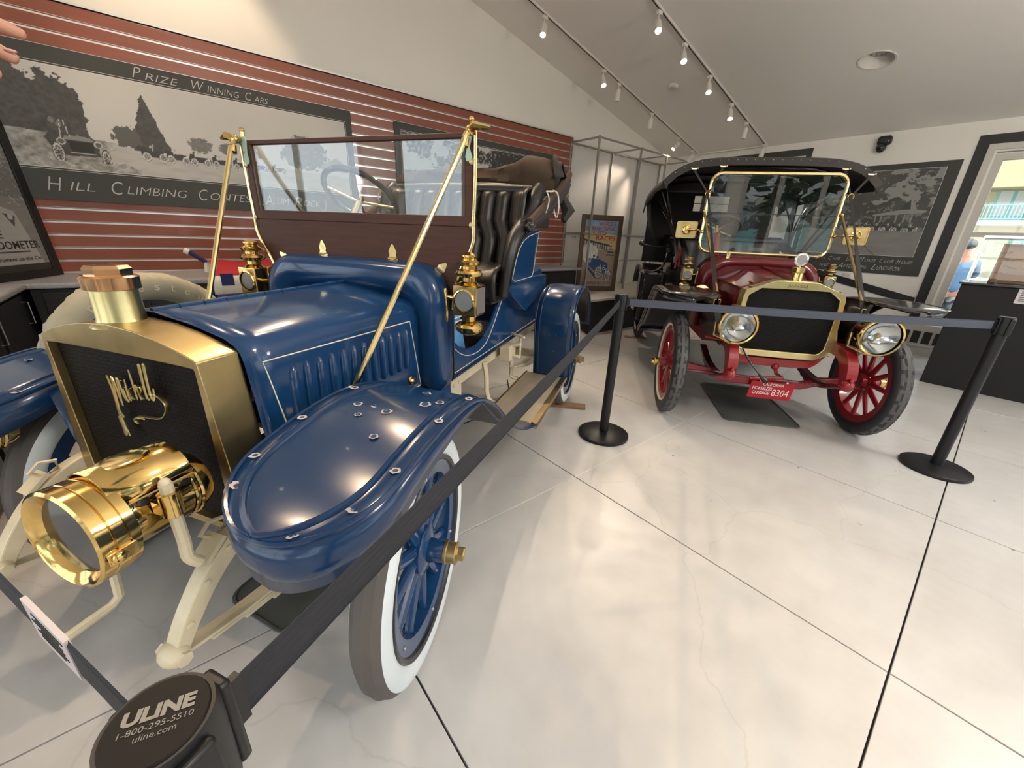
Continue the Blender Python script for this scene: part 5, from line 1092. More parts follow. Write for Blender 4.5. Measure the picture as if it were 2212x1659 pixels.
for y, z in ((.415, 1.02), (.415, .93), (.42, .86), (-.415, 1.02), (-.415, .93), (.40, .72)): MB().ball((-.592, y * .97, z), .010, 8, 5, (.6, 1, 1)).build('bolt', 'cream_paint' if z > .8 else 'rim_black', cowl)
# butterfly hinges of the windscreen board
for y, z, ro in ((.405, 1.178, -48), (.19, 1.222, 0), (-.19, 1.222, 0), (-.405, 1.178, 48)):
    hm = MB(); rot = Matrix.Rotation(R_(ro), 3, 'X')
    def T(a, b, c): return tuple(Vector((-.690, y, z)) + rot @ Vector((a, b, c)))
    pl = [(-.026, 0), (.026, 0), (.018, .014), (.016, .020), (.020, .032), (.012, .050), (.004, .064), (-.004, .064), (-.012, .050), (-.020, .032), (-.016, .020), (-.018, .014)]
    hm.prism(pl, lambda a, b, t: T(t - .005, a, b), 0, .004); hm.prism(pl, lambda a, b, t: T(b * .9, a, t + .002 - b * .25), 0, .004); hm.tube([T(0, -.022, .004), T(0, .022, .004)], .006, 8)
    hm.build('hinge', 'brass_light', cowl, angle=20)
# ---- windscreen
wsx = -.705
def YZ(P, t0, t1, name, m, par, bv=.002, mb=None): return MB().prism(P, lambda a, b, t: (t, a, b), t0, t1).build(name, m, par, angle=0, bevel=bv)
half = [(.570, 1.372), (.572, 1.330), (.562, 1.290), (.540, 1.245), (.515, 1.205), (.492, 1.150), (.480, 1.10), (.47, 1.03)]
bd = YZ(half + [(-y, z) for y, z in reversed(half)], wsx - .012, wsx + .012, 'windscreen_board', 'mahogany', car)
ws = MB().box((wsx, 0, 1.388), (.030, 1.15, .040)).build('windscreen_frame', 'mahogany', car, angle=0, bevel=.003)
MB().box((wsx, 0, 1.688), (.024, 1.14, .018)).build('top_bar', 'mahogany', ws, angle=0, bevel=.003)
for s in (1, -1):
    MB().box((wsx, s * .555, 1.545), (.026, .034, .29)).build('stile', 'mahogany', ws, angle=0, bevel=.003)
    MB().box((wsx + .004, s * .532, 1.545), (.012, .010, .28)).build('inner_bead', 'frame_wood', ws, angle=0)
    MB().tube(smooth_path([(wsx + .014, s * (y + .006), z) for y, z in [(.577, 1.70), (.577, 1.55)] + half], 3), .0065, 8).build('brass_edging', 'brass_light', ws)
    for zz in (1.60, 1.375, 1.09): MB().lathe([(.012, 0), (.012, .004), (.006, .006)], (wsx + .014, s * (.57 if zz > 1.2 else .495), zz), (1, 0, 0), 16).build('screw_plate', 'brass_aged', ws)
    MB().prism([(s * .548, 1.60), (s * .566, 1.60), (s * .572, 1.615), (s * .560, 1.645), (s * .572, 1.685), (s * .566, 1.71), (s * .546, 1.71), (s * .542, 1.69), (s * .550, 1.645), (s * .543, 1.615)], lambda a, b, t: (t, a, b), wsx + .014, wsx + .020).build('green_bracket', 'verdigris', ws, angle=0, bevel=.001)
    top = (wsx + .045, s * .575, 1.695)
    # stay rod
    MB().tube(smooth_path([top, (wsx + .075, s * .565, 1.665), (wsx + .12, s * .55, 1.58), (-.14, s * .360, .80)], 5), .0105, 10).build('stay_rod', 'brass_light', car)
    MB().ball(top, .018, 12, 8).tube([(wsx, s * .575, 1.70), (wsx + .05, s * .575, 1.695)], .011, 8).tube([top, (top[0] + .02, s * .60, 1.705), (top[0] + .0, s * .655, 1.700)], [.012, .016, .006], 8).tube([(wsx + .01, s * .57, 1.69), (wsx + .01, s * .565, 1.735)], [.012, .008], 8).ball((wsx + .01, s * .565, 1.738), .011, 10, 6).lathe([(.014, 0), (.016, .03)], (wsx + .066, s * .567, 1.668), (.3, -s * .1, -1), 12).build('clamp', 'brass', ws, angle=40)
MB().box((wsx, 0, 1.545), (.004, 1.075, .282)).build('glass_pane', 'windscreen', ws, angle=0)
# ---- body sides and seat
BY = .425
for s in (1, -1):
    sill = [(-.72, .655), (-.72, .93), (-.78, .875), (-.86, .815), (-.97, .772), (-1.10, .760), (-1.22, .785), (-1.31, .85), (-1.40, .935), (-1.50, 1.03), (-1.56, 1.085), (-2.30, 1.085), (-2.62, .90), (-2.62, .655)]
    MB().prism(sill, lambda a, b, t: (a, s * t, b), BY - .020, BY).build('body_side', 'blue_paint', car, angle=0, bevel=.004)
    MB().tube(smooth_path([(x, s * (BY + .002), z - .035) for x, z in sill[2:11]], 3), .0022, 4).build('pinstripe', 'cream_line', car)
    MB().tube([(-.74, s * (BY + .002), .690), (-2.55, s * (BY + .002), .690)], .0022, 4).build('pinstripe', 'cream_line', car)
    MB().tube([(-.74, s * (BY + .002), .672), (-2.55, s * (BY + .002), .672)], .003, 4).build('pinstripe', 'black_gloss', car)
    st = [(-1.46, 1.06), (-1.40, 1.085), (-1.42, 1.20), (-1.455, 1.275), (-1.52, 1.325), (-1.62, 1.355), (-1.84, 1.385), (-1.86, 1.10), (-1.84, 1.06)]
    sd_ = MB().prism(st, lambda a, b, t: (a, s * (t + (b - 1.06) * .10), b), .485, .505).build('seat_side', 'blue_paint', car, angle=0, bevel=.004)
    MB().tube([(x * .97 - .048, s * (.508 + (z - 1.06) * .10), 1.06 + (z - 1.06) * .88 + .02) for x, z in st], .002, 4, closed=True).build('pinstripe', 'cream_line', sd_)
    MB().prism([(-1.44, 1.00), (-1.36, 1.05), (-1.46, 1.075), (-1.90, 1.075), (-2.28, 1.06), (-2.30, .95), (-1.75, .86)], lambda a, b, t: (a, s * t, b), .40, .500).build('seat_base', 'blue_paint', car, angle=0, bevel=.006)
    # leather arm roll
    arm = [(-1.36, 1.00), (-1.365, 1.10), (-1.385, 1.22), (-1.43, 1.31), (-1.51, 1.365), (-1.60, 1.40), (-1.68, 1.47), (-1.74, 1.56), (-1.80, 1.61)]
    MB().tube(smooth_path([(x, s * (.470 + (z - 1.0) * .10), z) for x, z in arm], 4), [.034 + .016 * min(1, i / 20) for i in range(33)], 12, flat=1.1).build('arm_roll', 'leather', car)
    MB().prism([(-1.38, 1.0), (-1.40, 1.22), (-1.52, 1.34), (-1.80, 1.40), (-1.82, 1.0)], lambda a, b, t: (a, s * (t + (b - 1.06) * .10), b), .455, .487).build('arm_panel', 'leather', car, angle=0, bevel=.01)
rows = []
for i in range(91):
    t = i / 90; y = -.50 + 1.00 * t; cur = .10 * max(0, (abs(y) - .36) / .14) ** 2; row = []
    for j in range(37):
        u = j / 36; z = 1.10 + .52 * u; x = -1.62 - .17 * u + cur * 1.2
        ph = y / .105; row_off = .5 if u > .42 else 0
        if u < .62 and u > .40: dz = (u - .40) / .22; fr = abs((ph + .5 * dz) % 1 - .5) * 2
        else: fr = abs((ph + (.5 if u >= .62 else 0)) % 1 - .5) * 2
        d = .050 * (1 - fr ** 2.2 * .95) * (1 if u < .97 else .4)
        if u > .93: x -= (u - .93) * .9
        row.append((x + d, y, z))
    rows.append(row)
sb = MB().grid(rows).build('seat_back', 'leather', car, angle=70, solid=.02)
MB().tube([(-1.80, -.50 + 1.0 * k / 16, 1.605 + .010 * math.sin(PI * k / 16)) for k in range(17)], .042, 12).build('top_roll', 'leather', sb)
bt = MB().ball((0, 0, 0), .009, 8, 5).mesh('button', 'leather')
for k in range(-4, 5):
    b = bpy.data.objects.new('button', bt); COL.objects.link(b); b.parent = sb; b.location = (-1.685 + .012, .105 * k + .05, 1.35)
rows = []
for i in range(25):
    y = -.46 + .92 * i / 24; row = []
    for u, z in ((-1.27, .98), (-1.262, 1.03), (-1.255, 1.08), (-1.262, 1.115), (-1.29, 1.145), (-1.36, 1.160), (-1.45, 1.165), (-1.60, 1.16)): row.append((u + .006 * math.cos(i * PI / 2), y, z + (.008 * math.cos(i * PI / 2) if z > 1.13 else 0)))
    rows.append(row)
MB().grid(rows).build('seat_cushion', 'leather', car, angle=70, solid=.02)
MB().box((-1.45, 0, 1.02), (.36, .88, .12)).build('seat_box', 'leather', car, angle=0, bevel=.01)
MB().prism([(-1.86, 1.62), (-1.90, 1.10), (-1.92, .70), (-2.62, .70), (-2.66, .95), (-2.5, 1.10), (-2.0, 1.12), (-1.95, 1.50)], lambda a, b, t: (a, t, b), -.40, .40).build('rear_body', 'blue_paint', car, angle=0, bevel=.02)
# ---- folded hood (soft top) behind the seat
rows = []
for i in range(97):
    t = i / 96; y = -.58 + 1.18 * t; r = .055 + .050 * math.sin(PI * t) ** .6 * (.55 + .45 * math.sin(t * 7 + .6)) + .007 * math.sin(t * 31) * math.sin(t * 17 + 1) + .045 * math.exp(-((t - .86) / .12) ** 2) + .02 * math.exp(-((t - .35) / .1) ** 2); row = []
    for k in range(16): a = 2 * PI * k / 16; row.append((-1.98 + (r * 1.3) * math.cos(a) + .016 * math.sin(5 * a + 14 * t), y, 1.665 + .05 * t + r * math.sin(a) * (1 + .12 * math.sin(3 * a + 6 * t))))
    rows.append(row)
fh = MB().grid(rows, close=True).build('folded_canvas', 'canvas_brown', car, angle=70)
fl_ = MB(); rows = []
for i in range(13):
    a = -.3 + 3.6 * i / 12; row = []
    for k in range(6): r = .115 - .012 * k + .012 * math.sin(a * 2 + k); row.append((-1.99 + r * 1.05 * math.cos(a), .60 + .010 * k - .02 * math.sin(a), 1.72 + r * math.sin(a)))
    rows.append(row)
fl_.grid(rows).build('canvas_flap', 'canvas_dark', fh, angle=70, solid=.006)
MB().ball((-2.0, .585, 1.715), .085, 14, 8, (1, .3, 1)).build('flap_lining', 'canopy_inside', fh, angle=60)
for s in (1, -1):
    for k, (dz, r) in enumerate(((0, .020), (-.035, .016), (-.066, .016), (-.09, .011))):
        MB().tube(smooth_path([(-1.52, s * .565, 1.415 + dz * .3), (-1.75, s * .585, 1.52 + dz * .8), (-2.02, s * .615, 1.645 + dz), (-2.20, s * .63, 1.74 + dz), (-2.25, s * .62, 1.765 + dz), (-2.26, s * .55, 1.77 + dz)], 4), r, 8, flat=1.3).build('hood_bow', 'canvas_dark' if k else 'canvas_brown', fh)
    MB().tube(smooth_path([(-1.50, s * .55, 1.36), (-1.53, s * .59, 1.39), (-1.56, s * .55, 1.43), (-1.52, s * .52, 1.41), (-1.50, s * .58, 1.37), (-1.47, s * .56, 1.40)], 4), .010, 8).ball((-1.52, s * .57, 1.40), .024, 10, 6).build('hood_pivot', 'black_gloss', fh)
    MB().tube(smooth_path([(-1.88, s * .60, 1.62), (-1.86, s * .64, 1.60), (-1.88, s * .65, 1.52), (-1.91, s * .63, 1.46), (-1.90, s * .60, 1.55), (-1.87, s * .59, 1.61)], 4), .005, 6).tube(smooth_path([(-1.74, s * .60, 1.60), (-1.73, s * .62, 1.55), (-1.75, s * .60, 1.48)], 4), .004, 6).tube([(-1.88, s * .61, 1.615), (-1.73, s * .60, 1.60)], .005, 6).build('white_tie', 'rope', fh)
MB().tube([(-2.22, .60, 1.60), (-2.25, .64, 1.52), (-2.20, .62, 1.45)], [.03, .05, .02], 10).build('canvas_strap', 'canvas_dark', fh)
# ---- steering wheel (right-hand drive)
sw = MB(); cv = Vector((-1.10, -.27, 1.50)); nv = Vector((-.62, 0, .78)).normalized(); u_ = Vector((0, 1, 0)); v_ = nv.cross(u_)
sw.tube([cv + (u_ * math.cos(2 * PI * k / 40) + v_ * math.sin(2 * PI * k / 40)) * .195 for k in range(40)], .015, 10, closed=True)
swo = sw.build('steering_wheel', 'black_gloss', car)
for k in range(4): a = PI / 2 * k + .4; MB().tube([cv - nv * .03, cv + (u_ * math.cos(a) + v_ * math.sin(a)) * .19], .007, 6).build('spoke', 'brass_aged', swo)
MB().tube([cv, cv - nv * .75], .018, 10).build('steering_column', 'brass_aged', swo)
# ---- side lamps
def side_lamp(par, c, s, m1='brass', sc=1.0, out=1):
    x, y, z = c; L = MB(); S = sc
    body = MB().box((x, y, z), (.100 * S, .105 * S, .125 * S)).build('side_lamp', m1, par, angle=0, bevel=.005)
    MB().lathe([(.046 * S, -.002), (.048 * S, .006), (.042 * S, .008)], (x + .050 * S, y, z), (1, 0, 0), 28, cap=False).build('lens_ring', m1, body)
    MB().lathe([(0, .0035), (.042 * S, .003)], (x + .050 * S, y, z), (1, 0, 0), 28, cap=False).build('lens', 'lens', body)
    MB().lathe([(0, .001), (.040 * S, .0022)], (x + .0495 * S, y, z), (1, 0, 0), 24, cap=False).build('reflector', 'rack_metal', body)
    MB().box((x, y + s * .0535 * S, z), (.084 * S, .003, .105 * S)).build('side_glass', 'rack_metal', body, angle=0, bevel=.001)
    MB().lathe([(.055 * S, .062 * S), (.030 * S, .075 * S), (.030 * S, .090 * S), (.050 * S, .098 * S), (.056 * S, .108 * S), (.050 * S, .118 * S), (.032 * S, .124 * S), (.032 * S, .134 * S), (.046 * S, .142 * S), (.048 * S, .150 * S), (.034 * S, .158 * S), (.028 * S, .166 * S), (.034 * S, .172 * S), (.034 * S, .178 * S), (.015 * S, .188 * S), (0, .190 * S)], (x, y, z), n=28).build('chimney', m1, body)
    MB().lathe([(.020 * S, -.062 * S), (.030 * S, -.068 * S), (.028 * S, -.088 * S), (.050 * S, -.098 * S), (.060 * S, -.112 * S), (.056 * S, -.128 * S), (.040 * S, -.142 * S), (.020 * S, -.150 * S), (0, -.152 * S)], (x, y, z), n=28).build('oil_fount', m1, body)
    MB().tube(smooth_path([(x + .01, y - s * .05 * S, z), (x + .01, y - s * .085 * S, z + .005), (x + .015, y - s * .12 * S, z + .01)], 3), .010 * S, 8).tube(smooth_path([(x + .012, y - s * .105 * S, z + .04 * S), (x + .014, y - s * .100 * S, z), (x + .012, y - s * .098 * S, z - .055 * S), (x + .014, y - s * .100 * S, z - .10 * S)], 3), [.006] + [.009] * 8 + [.007], 8).tube([(x + .012, y - s * .10 * S, z + .01), (x + .016, y - s * .165 * S, z + .012)], [.010, .006], 8).ball((x + .016, y - s * .168 * S, z + .012), .010 * S, 8, 6).build('lamp_bracket', m1, body, angle=50)
    return body
side_lamp(car, (-.660, .572, 1.085), 1); side_lamp(car, (-.640, -.572, 1.085), -1)
# ---- acetylene head lamps
def head_lamp(par, c, s):
    x, y, z = c; o = (x, y, z); ax = Vector((1, .052, .045)).normalized()
    b = MB().lathe([(.0, -.232), (.050, -.230), (.070, -.222), (.078, -.205), (.080, -.19), (.080, -.03), (.090, -.022), (.104, -.015)], o, ax, 48, cap=False).build('head_lamp', 'brass', par, angle=35)
    MB().lathe([(.0815, -.192), (.0845, -.188), (.0815, -.184)], o, ax, 48, cap=False).lathe([(.0815, -.178), (.0840, -.174), (.0815, -.170)], o, ax, 48, cap=False).build('rear_band', 'brass', b)
    MB().lathe([(.100, -.040), (.108, -.038), (.1085, -.020), (.106, -.018), (.110, -.016), (.110, .004), (.107, .006), (.110, .008), (.110, .030), (.104, .034), (.098, .031), (.092, .022), (.086, .015), (.084, .010)], o, ax, 56, cap=False).build('front_rim', 'brass', b, angle=30)
    MB().lathe([(0, .016), (.085, .014)], o, ax, 48, cap=False).build('lens', 'lens_dark', b)
    MB().lathe([(0, -.07), (.05, -.055), (.085, -.012)], o, ax, 40, cap=False).build('reflector', 'brass_aged', b)
    # ventilated hood on top
    q = Vector((0, 0, 1)); sd = Vector((0, 1, 0)); hd_ = MB(); rows = []
    for t in (-.185, -.03):
        cc = Vector(o) + ax * t; rows.append([tuple(cc + sd * (.072 * math.cos(R_(a))) + q * (.060 + .058 * math.sin(R_(a)))) for a in range(-6, 187, 12)])
    hd_.grid(rows)
    cc = Vector(o) + ax * -.185; hd_.add(rows[0] + [tuple(cc + q * .05)], [(len(rows[0]), k, k + 1) for k in range(len(rows[0]) - 1)])
    vh = hd_.build('vent_hood', 'brass', b, angle=40, solid=.003)
    for e in (1, -1):
        MB().box(Vector(o) + ax * -.107 + sd * e * .071 + q * .044, (.150, .004, .024), Matrix.Rotation(e * R_(-28), 3, 'X')).build('vent_strip', 'brass_light', vh, angle=0)
        for k in range(5): MB().lathe([(.0105, -.001), (.0105, .003), (.0065, .004)], Vector(o) + ax * (-.165 + .029 * k) + sd * e * .0735 + q * .044, (0, e, .35), 14, cap=False).lathe([(0, .0026), (.0065, .0026)], Vector(o) + ax * (-.165 + .029 * k) + sd * e * .0735 + q * .044, (0, e, .35), 14, cap=False).build('vent_hole', 'rim_black', vh)
        for k in range(3): MB().ball(Vector(o) + ax * (-.175 + .06 * k) + sd * e * .081 + q * .012, .004, 6, 4).build('screw', 'brass_light', vh)
    MB().ball(Vector(o) + ax * -.10 + q * .118, .045, 16, 8, (1.1, .8, .10)).build('embossed_badge', 'brass_light', vh)
    MB().box(Vector(o) + ax * -.004 + sd * .1115 + q * -.02, (.05, .008, .028)).lathe([(.013, 0), (.013, .008), (.007, .012)], Vector(o) + ax * .004 + sd * .112 + q * -.02, (0, 1, 0), 16).build('rim_hinge', 'brass', b, bevel=.002)
    MB().lathe([(.020, 0), (.020, .055), (.014, .056)], Vector((x - .105, y + s * .108, z + .0)), (0, 0, 1), 18).box((x - .105, y + s * .092, z + .02), (.04, .03, .03)).build('socket', 'brass', b, angle=30)
    MB().tube(smooth_path([(x - .105, y + s * .108, z + .075), (x - .105, y + s * .108, z), (x - .105, y + s * .110, z - .075), (x - .10, y + s * .118, z - .115), (x - .115, y + s * .128, z - .14)], 4), .013, 10).ball((x - .105, y + s * .108, z + .078), .012, 10, 6).build('lamp_fork', 'cream_paint', b)
head_lamp(car, (.530, .250, .745), 1); head_lamp(car, (.530, -.590, .742), -1)
# ---- spare tyre on the far side
sp_ = MB(); rows = []; R0_, r0 = .392, .056
for j in range(120):
    th = 2 * PI * j / 120; row = []
    for k in range(18):
        a = 2 * PI * k / 18; r = r0 + ((.007 if (j + k) % 2 else -.002) + .003 * math.sin(j * 2.4 + k * 1.7) if abs(a) < .95 or abs(a - 2 * PI) < .95 else 0)
        row.append((-.265 + (R0_ - r0 + r * math.cos(a)) * math.cos(th), -.80 + r * .95 * math.sin(a), .735 + (R0_ - r0 + r * math.cos(a)) * math.sin(th)))
    rows.append(row)
rows.append(rows[0]); sto = MB().grid(rows, close=True).build('spare_tyre', 'rubber_cream', car, angle=50)
for k, ch in enumerate('Firestone'):
    a = R_(128 - 10.5 * k)       # seen from the +y side, x decreases to the right
    a2 = PI - a; c = (-.265 + .325 * math.cos(a2), -.7455, .735 + .325 * math.sin(a2))
    text('letter', ch, .034, 'cream_paint', sto, c, (-math.sin(a2), 0, math.cos(a2)), (math.cos(a2), 0, math.sin(a2)), .020, .001)
# information card standing in the footwell
ic = empty('information_card', tuple(Vector(BO) + Matrix.Rotation(R_(-58.1), 3, 'Z') @ Vector((-1.13, .26, .612))), R_(-58.1), label='tall blue and white information card leaning in the blue car footwell', cat='card')
MB().box((0, 0, .20), (.20, .006, .42), Matrix.Rotation(R_(10), 3, 'X')).build('card', 'paper', ic, angle=0)
MB().box((0, .0055, .225), (.18, .002, .33), Matrix.Rotation(R_(10), 3, 'X')).build('blue_panel', 'paper_blue', ic, angle=0)
for k in range(9): MB().box((0, .0085 - .0035 * (4 - k) * .9, .10 + .026 * k), (.15, .001, .006), Matrix.Rotation(R_(10), 3, 'X')).build('print_line', 'plate_white', ic, angle=0)
# tray, block and cord on the floor
def W(u, v):
    p = Vector(BO) + Matrix.Rotation(R_(-58.1), 3, 'Z') @ Vector((u, v, 0)); return (p.x, p.y)
tray('flat black drip tray on floor beneath nose of the blue car', [(-1.52, -.10), (-1.20, .05), (-1.64, .92), (-2.02, .76)])
blk('wood_block', 'small wooden block under the rear wheel of the blue car', W(-2.20, .76), (.34, .09, .020), R_(-58.1) + R_(100))
blk('wood_block', 'small wooden block under the far rear wheel of the blue car', W(-2.20, -.76), (.34, .09, .020), R_(-58.1) + R_(80))
cd = MB().tube(smooth_path([(*W(-1.2, -.3), .005), (*W(-1.45, .05), .005), (*W(-1.75, .20), .005), (*W(-2.1, .28), .005), (*W(-2.6, .1), .005)], 6), .005, 6).tube([(*W(-1.76, .205), .012), (*W(-1.92, .25), .012)], .012, 8).build('power_cord', 'cord_black'); tag(cd, 'black power cord with plug on the floor under the blue car', 'cord')
# ================================================================== RED CAR
RO = (-0.998, 3.450, 0.0); RA = R_(-52.0)
red = empty('vintage_car', RO, RA, label='dark red antique touring car with black canopy and brass lamps', cat='car')
wheel(red, (0, -.705, .410), R_(1), .410, -1, 'red'); wheel(red, (0, .705, .410), R_(1), .410, 1, 'red')
wheel(red, (-2.66, -.73, .427), 0, .410, -1, 'red'); wheel(red, (-2.66, .73, .425), 0, .410, 1, 'red')
for s in (1, -1):
    P = smooth_path([(.0, 0, .66), (.12, 0, .675), (.24, 0, .675), (.33, 0, .650), (.385, 0, .59), (.41, 0, .53), (.415, 0, .490)], 4)
    up = [(-3.1, .60), (-.4, .62)] + [(p.x, p.z + .035) for p in P]; n_ = len(P)
    lo = [(-3.1, .52), (-.4, .53)] + [(p.x - .020 - .045 * min(1, i / 14), p.z - .045 + .01 * i / n_) for i, p in enumerate(P)]
    fr = MB().prism(up + lo[::-1], lambda a, b, t: (a, s * t, b), .335, .400).build('frame_rail', 'red_frame', red, angle=0, bevel=.010)
    MB().ball((.395, s * .368, .478), .043, 16, 10, (1, .95, 1)).ball((.425, s * .368, .520), .014, 8, 6).build('spring_eye', 'red_frame', fr, angle=60)
    leaf = MB()
    for k in range(6): L = .42 - .065 * k; leaf.ribbon([(-.02 + L * u, s * .368, .480 - .085 * (1 - (u * L / .42) ** 2) - .0095 * k) for u in (-1, -.6, -.3, 0, .3, .6, 1)], (0, 1, 0), .026, .0045)
    leaf.build('leaf_spring', 'red_dark', red, angle=0)
    leaf = MB()
    for k in range(6): L = .60 - .09 * k; leaf.ribbon([(-2.66 + L * u, s * .46, .47 - .07 * (1 - (u * L / .60) ** 2) - .0095 * k) for u in (-1, -.6, -.3, 0, .3, .6, 1)], (0, 1, 0), .026, .0045)
    leaf.build('leaf_spring', 'red_dark', red, angle=0)
    MB().tube(smooth_path([(.20, s * .37, .66), (.22, s * .40, .69), (.25, s * .42, .695), (.27, s * .42, .70)], 3), .018, 10).tube([(.22, s * .40, .68), (.22, s * .54, .70)], .010, 8).build('lamp_bracket', 'red_frame', red)
    # head lamps
    o = (.385, s * .425 + .036, .820); ax = Vector((1, s * .0, .0))
    b = MB().lathe([(0, -.215), (.03, -.213), (.06, -.195), (.075, -.16), (.078, -.10), (.095, -.08), (.118, -.035), (.122, -.01), (.126, 0), (.128, .012), (.122, .018), (.112, .016)], o, ax, 40, cap=False).build('head_lamp', 'brass', red, angle=40)
    MB().lathe([(0, .002), (.112, .0)], o, ax, 40, cap=False).build('lens', 'lens', b)
    MB().lathe([(0, -.075), (.04, -.068), (.08, -.045), (.110, -.005)], o, ax, 40, cap=False).build('reflector', 'reflector', b)
    MB().tube([(o[0] - .07, o[1], o[2] - .05), (o[0] - .03, o[1], o[2])], .006, 6).ball((o[0] - .03, o[1], o[2] + .005), .02, 10, 8).build('burner', 'brass_aged', b)
    MB().tube([(o[0] - .10, o[1] - .115, o[2]), (o[0] - .10, o[1] - .112, o[2] - .09), (o[0] - .10, o[1], o[2] - .135), (o[0] - .10, o[1] + .112, o[2] - .09), (o[0] - .10, o[1] + .115, o[2])], .010, 8).build('lamp_fork', 'brass_aged', b)
    MB().lathe([(.04, 0), (.05, .02), (.035, .035), (.035, .05)], (o[0] - .11, o[1], o[2] + .075), (0, 0, 1), 20).build('vent_cap', 'brass_aged', b)
    # fenders
    base = [(.36, .985), (.30, .996), (.15, 1.002), (0, 1.003), (-.15, 1.000), (-.30, .985), (-.42, .945), (-.55, .865), (-.72, .745), (-.90, .620), (-1.08, .505), (-1.24, .425)]
    P = [(p.x, p.z) for p in smooth_path([(x, 0, z) for x, z in base], 3)]
    def fo(x, t): return .885 - (0 if x < .18 else .20 * ((x - .18) / .18) ** 2.5)
    def fi(x, t): return .50 + (0 if x < .22 else .08 * ((x - .22) / .14) ** 2)
    rows = [[(x, s * y, z - .03 * (abs(k - 3) / 3) ** 2 * 0) for k, (x, y, z) in enumerate(r)] for r in fender_path(P, fi, fo, nv=7, crown=.012)]
    fd = MB().grid(rows).build('front_fender', 'black_gloss', red, angle=60, solid=.006)
    MB().tube([r[-1] for r in rows], .007, 6).tube([r[0] for r in rows], .006, 6).tube(rows[0], .007, 6).build('bead', 'black_gloss', fd)
    MB().grid([[r[0], (r[0][0], s * .42, min(r[0][2], .78)), (r[0][0], s * .40, .62)] for r in rows[6:30]]).build('apron', 'black_gloss', fd, angle=60, solid=.004)
    MB().grid([[r[-1], (r[-1][0] - .0, r[-1][1] - s * .01, r[-1][2] - .045)] for r in rows]).build('valance', 'black_gloss', fd, angle=60, solid=.004)
    MB().box((-1.68, s * .70, .415), (.92, .36, .03)).build('running_board', 'black_gloss', red, angle=0, bevel=.004)
    MB().box((-1.68, s * .505, .52), (.92, .02, .20)).build('valance_board', 'black_gloss', red, angle=0)
    base = [(-2.12, .42), (-2.14, .60), (-2.20, .80), (-2.32, .95), (-2.50, 1.02), (-2.70, 1.03), (-2.90, .98), (-3.05, .88), (-3.14, .74)]
    P2 = smooth_path([(x, 0, z) for x, z in base], 3)
    MB().grid([[(p.x, s * (.56 + .31 * k / 5), p.z + .01 * math.sin(PI * k / 5)) for k in range(6)] for p in P2]).build('rear_fender', 'black_gloss', red, angle=60, solid=.006)
    # body
    MB().prism([(-.72, .60), (-.72, 1.12), (-.86, 1.05), (-.98, .90), (-1.10, .82), (-1.22, .88), (-1.30, 1.10), (-1.34, 1.22), (-1.62, 1.26), (-1.72, 1.02), (-2.20, 1.00), (-2.34, 1.24), (-2.90, 1.30), (-3.02, 1.0), (-3.0, .60)], lambda a, b, t: (a, s * t, b), .47, .50).build('body_side', 'black_gloss', red, angle=0, bevel=.006)
    MB().tube(smooth_path([(-1.32, s * .50, 1.12), (-1.36, s * .52, 1.24), (-1.50, s * .52, 1.29), (-1.66, s * .51, 1.34)], 4), .045, 10).build('arm_roll', 'leather', red); MB().tube(smooth_path([(-2.32, s * .50, 1.16), (-2.40, s * .52, 1.28), (-2.60, s * .53, 1.33), (-2.84, s * .52, 1.38)], 4), .05, 10).build('arm_roll', 'leather', red)
    # stay straps of the canopy
    ring = Vector((-.66, s * .535, 1.735))
    for k, (yy, zz_) in enumerate(((.39, 1.975), (.63, 1.955)) if s < 0 else ((.575, 1.962), (.775, 1.925))):
        MB().ribbon([(-.960, s * yy, zz_), tuple(ring.lerp(Vector((-.960, s * yy, zz_)), .5)), tuple(ring)], (0, 1, 0), [.011, .008, .006], .002).build('stay_strap', 'canvas_dark' if s < 0 else 'leather', red, angle=0)
        MB().box((-.958, s * yy, zz_ + .010), (.01, .055, .010)).ball((-.952, s * yy - .027, zz_ + .012), .008, 8, 5).ball((-.952, s * yy + .027, zz_ + .012), .008, 8, 5).build('strap_anchor', 'brass_light', red)
    MB().tube([ring + (Vector((0, 1, 0)) * math.cos(2 * PI * k / 20) + Vector((0, 0, 1)) * math.sin(2 * PI * k / 20)) * .020 for k in range(20)], .004, 6, closed=True).build('strap_ring', 'brass', red)
    bt_ = Vector((.22, s * .47, .80)); lw = ring.lerp(bt_, .60)
    MB().ribbon([tuple(ring), tuple(ring.lerp(bt_, .3)), tuple(lw), tuple(bt_)], (0, 1, 0), [.008, .007, .016, .018], .002).build('stay_strap', 'leather', red, angle=0)
    bc = ring.lerp(bt_, .86); o_, i_ = rrect(.050, .058, .006, 2), rrect(.036, .044, .004, 2)
    MB().ring(o_, i_, lambda a, b, t: (bc.x + t + .012, bc.y + a, bc.z + b), 0, .004).build('buckle', 'brass_light', red, angle=0)
    # brass stays of the windscreen
    MB().tube([(-.70, s * .53, 1.60), (.04, s * .475, 1.0)], .010, 8).ball((-.70, s * .53, 1.60), .016, 10, 6).build('stay_rod', 'brass' if s < 0 else 'brass_aged', red)
    # mirrors
    m0 = MB().prism(rrect(.172, .138, .018, 4), lambda a, b, t: (-.66 + t, s * .655 + a, 1.445 + b), -.006, .006).build('mirror', 'brass_aged', red, angle=30, bevel=.003)
    MB().ring(rrect(.172, .138, .018, 4), rrect(.158, .124, .014, 4), lambda a, b, t: (-.66 + t, s * .655 + a, 1.445 + b), .006, .010).build('rim', 'brass', m0, angle=30)
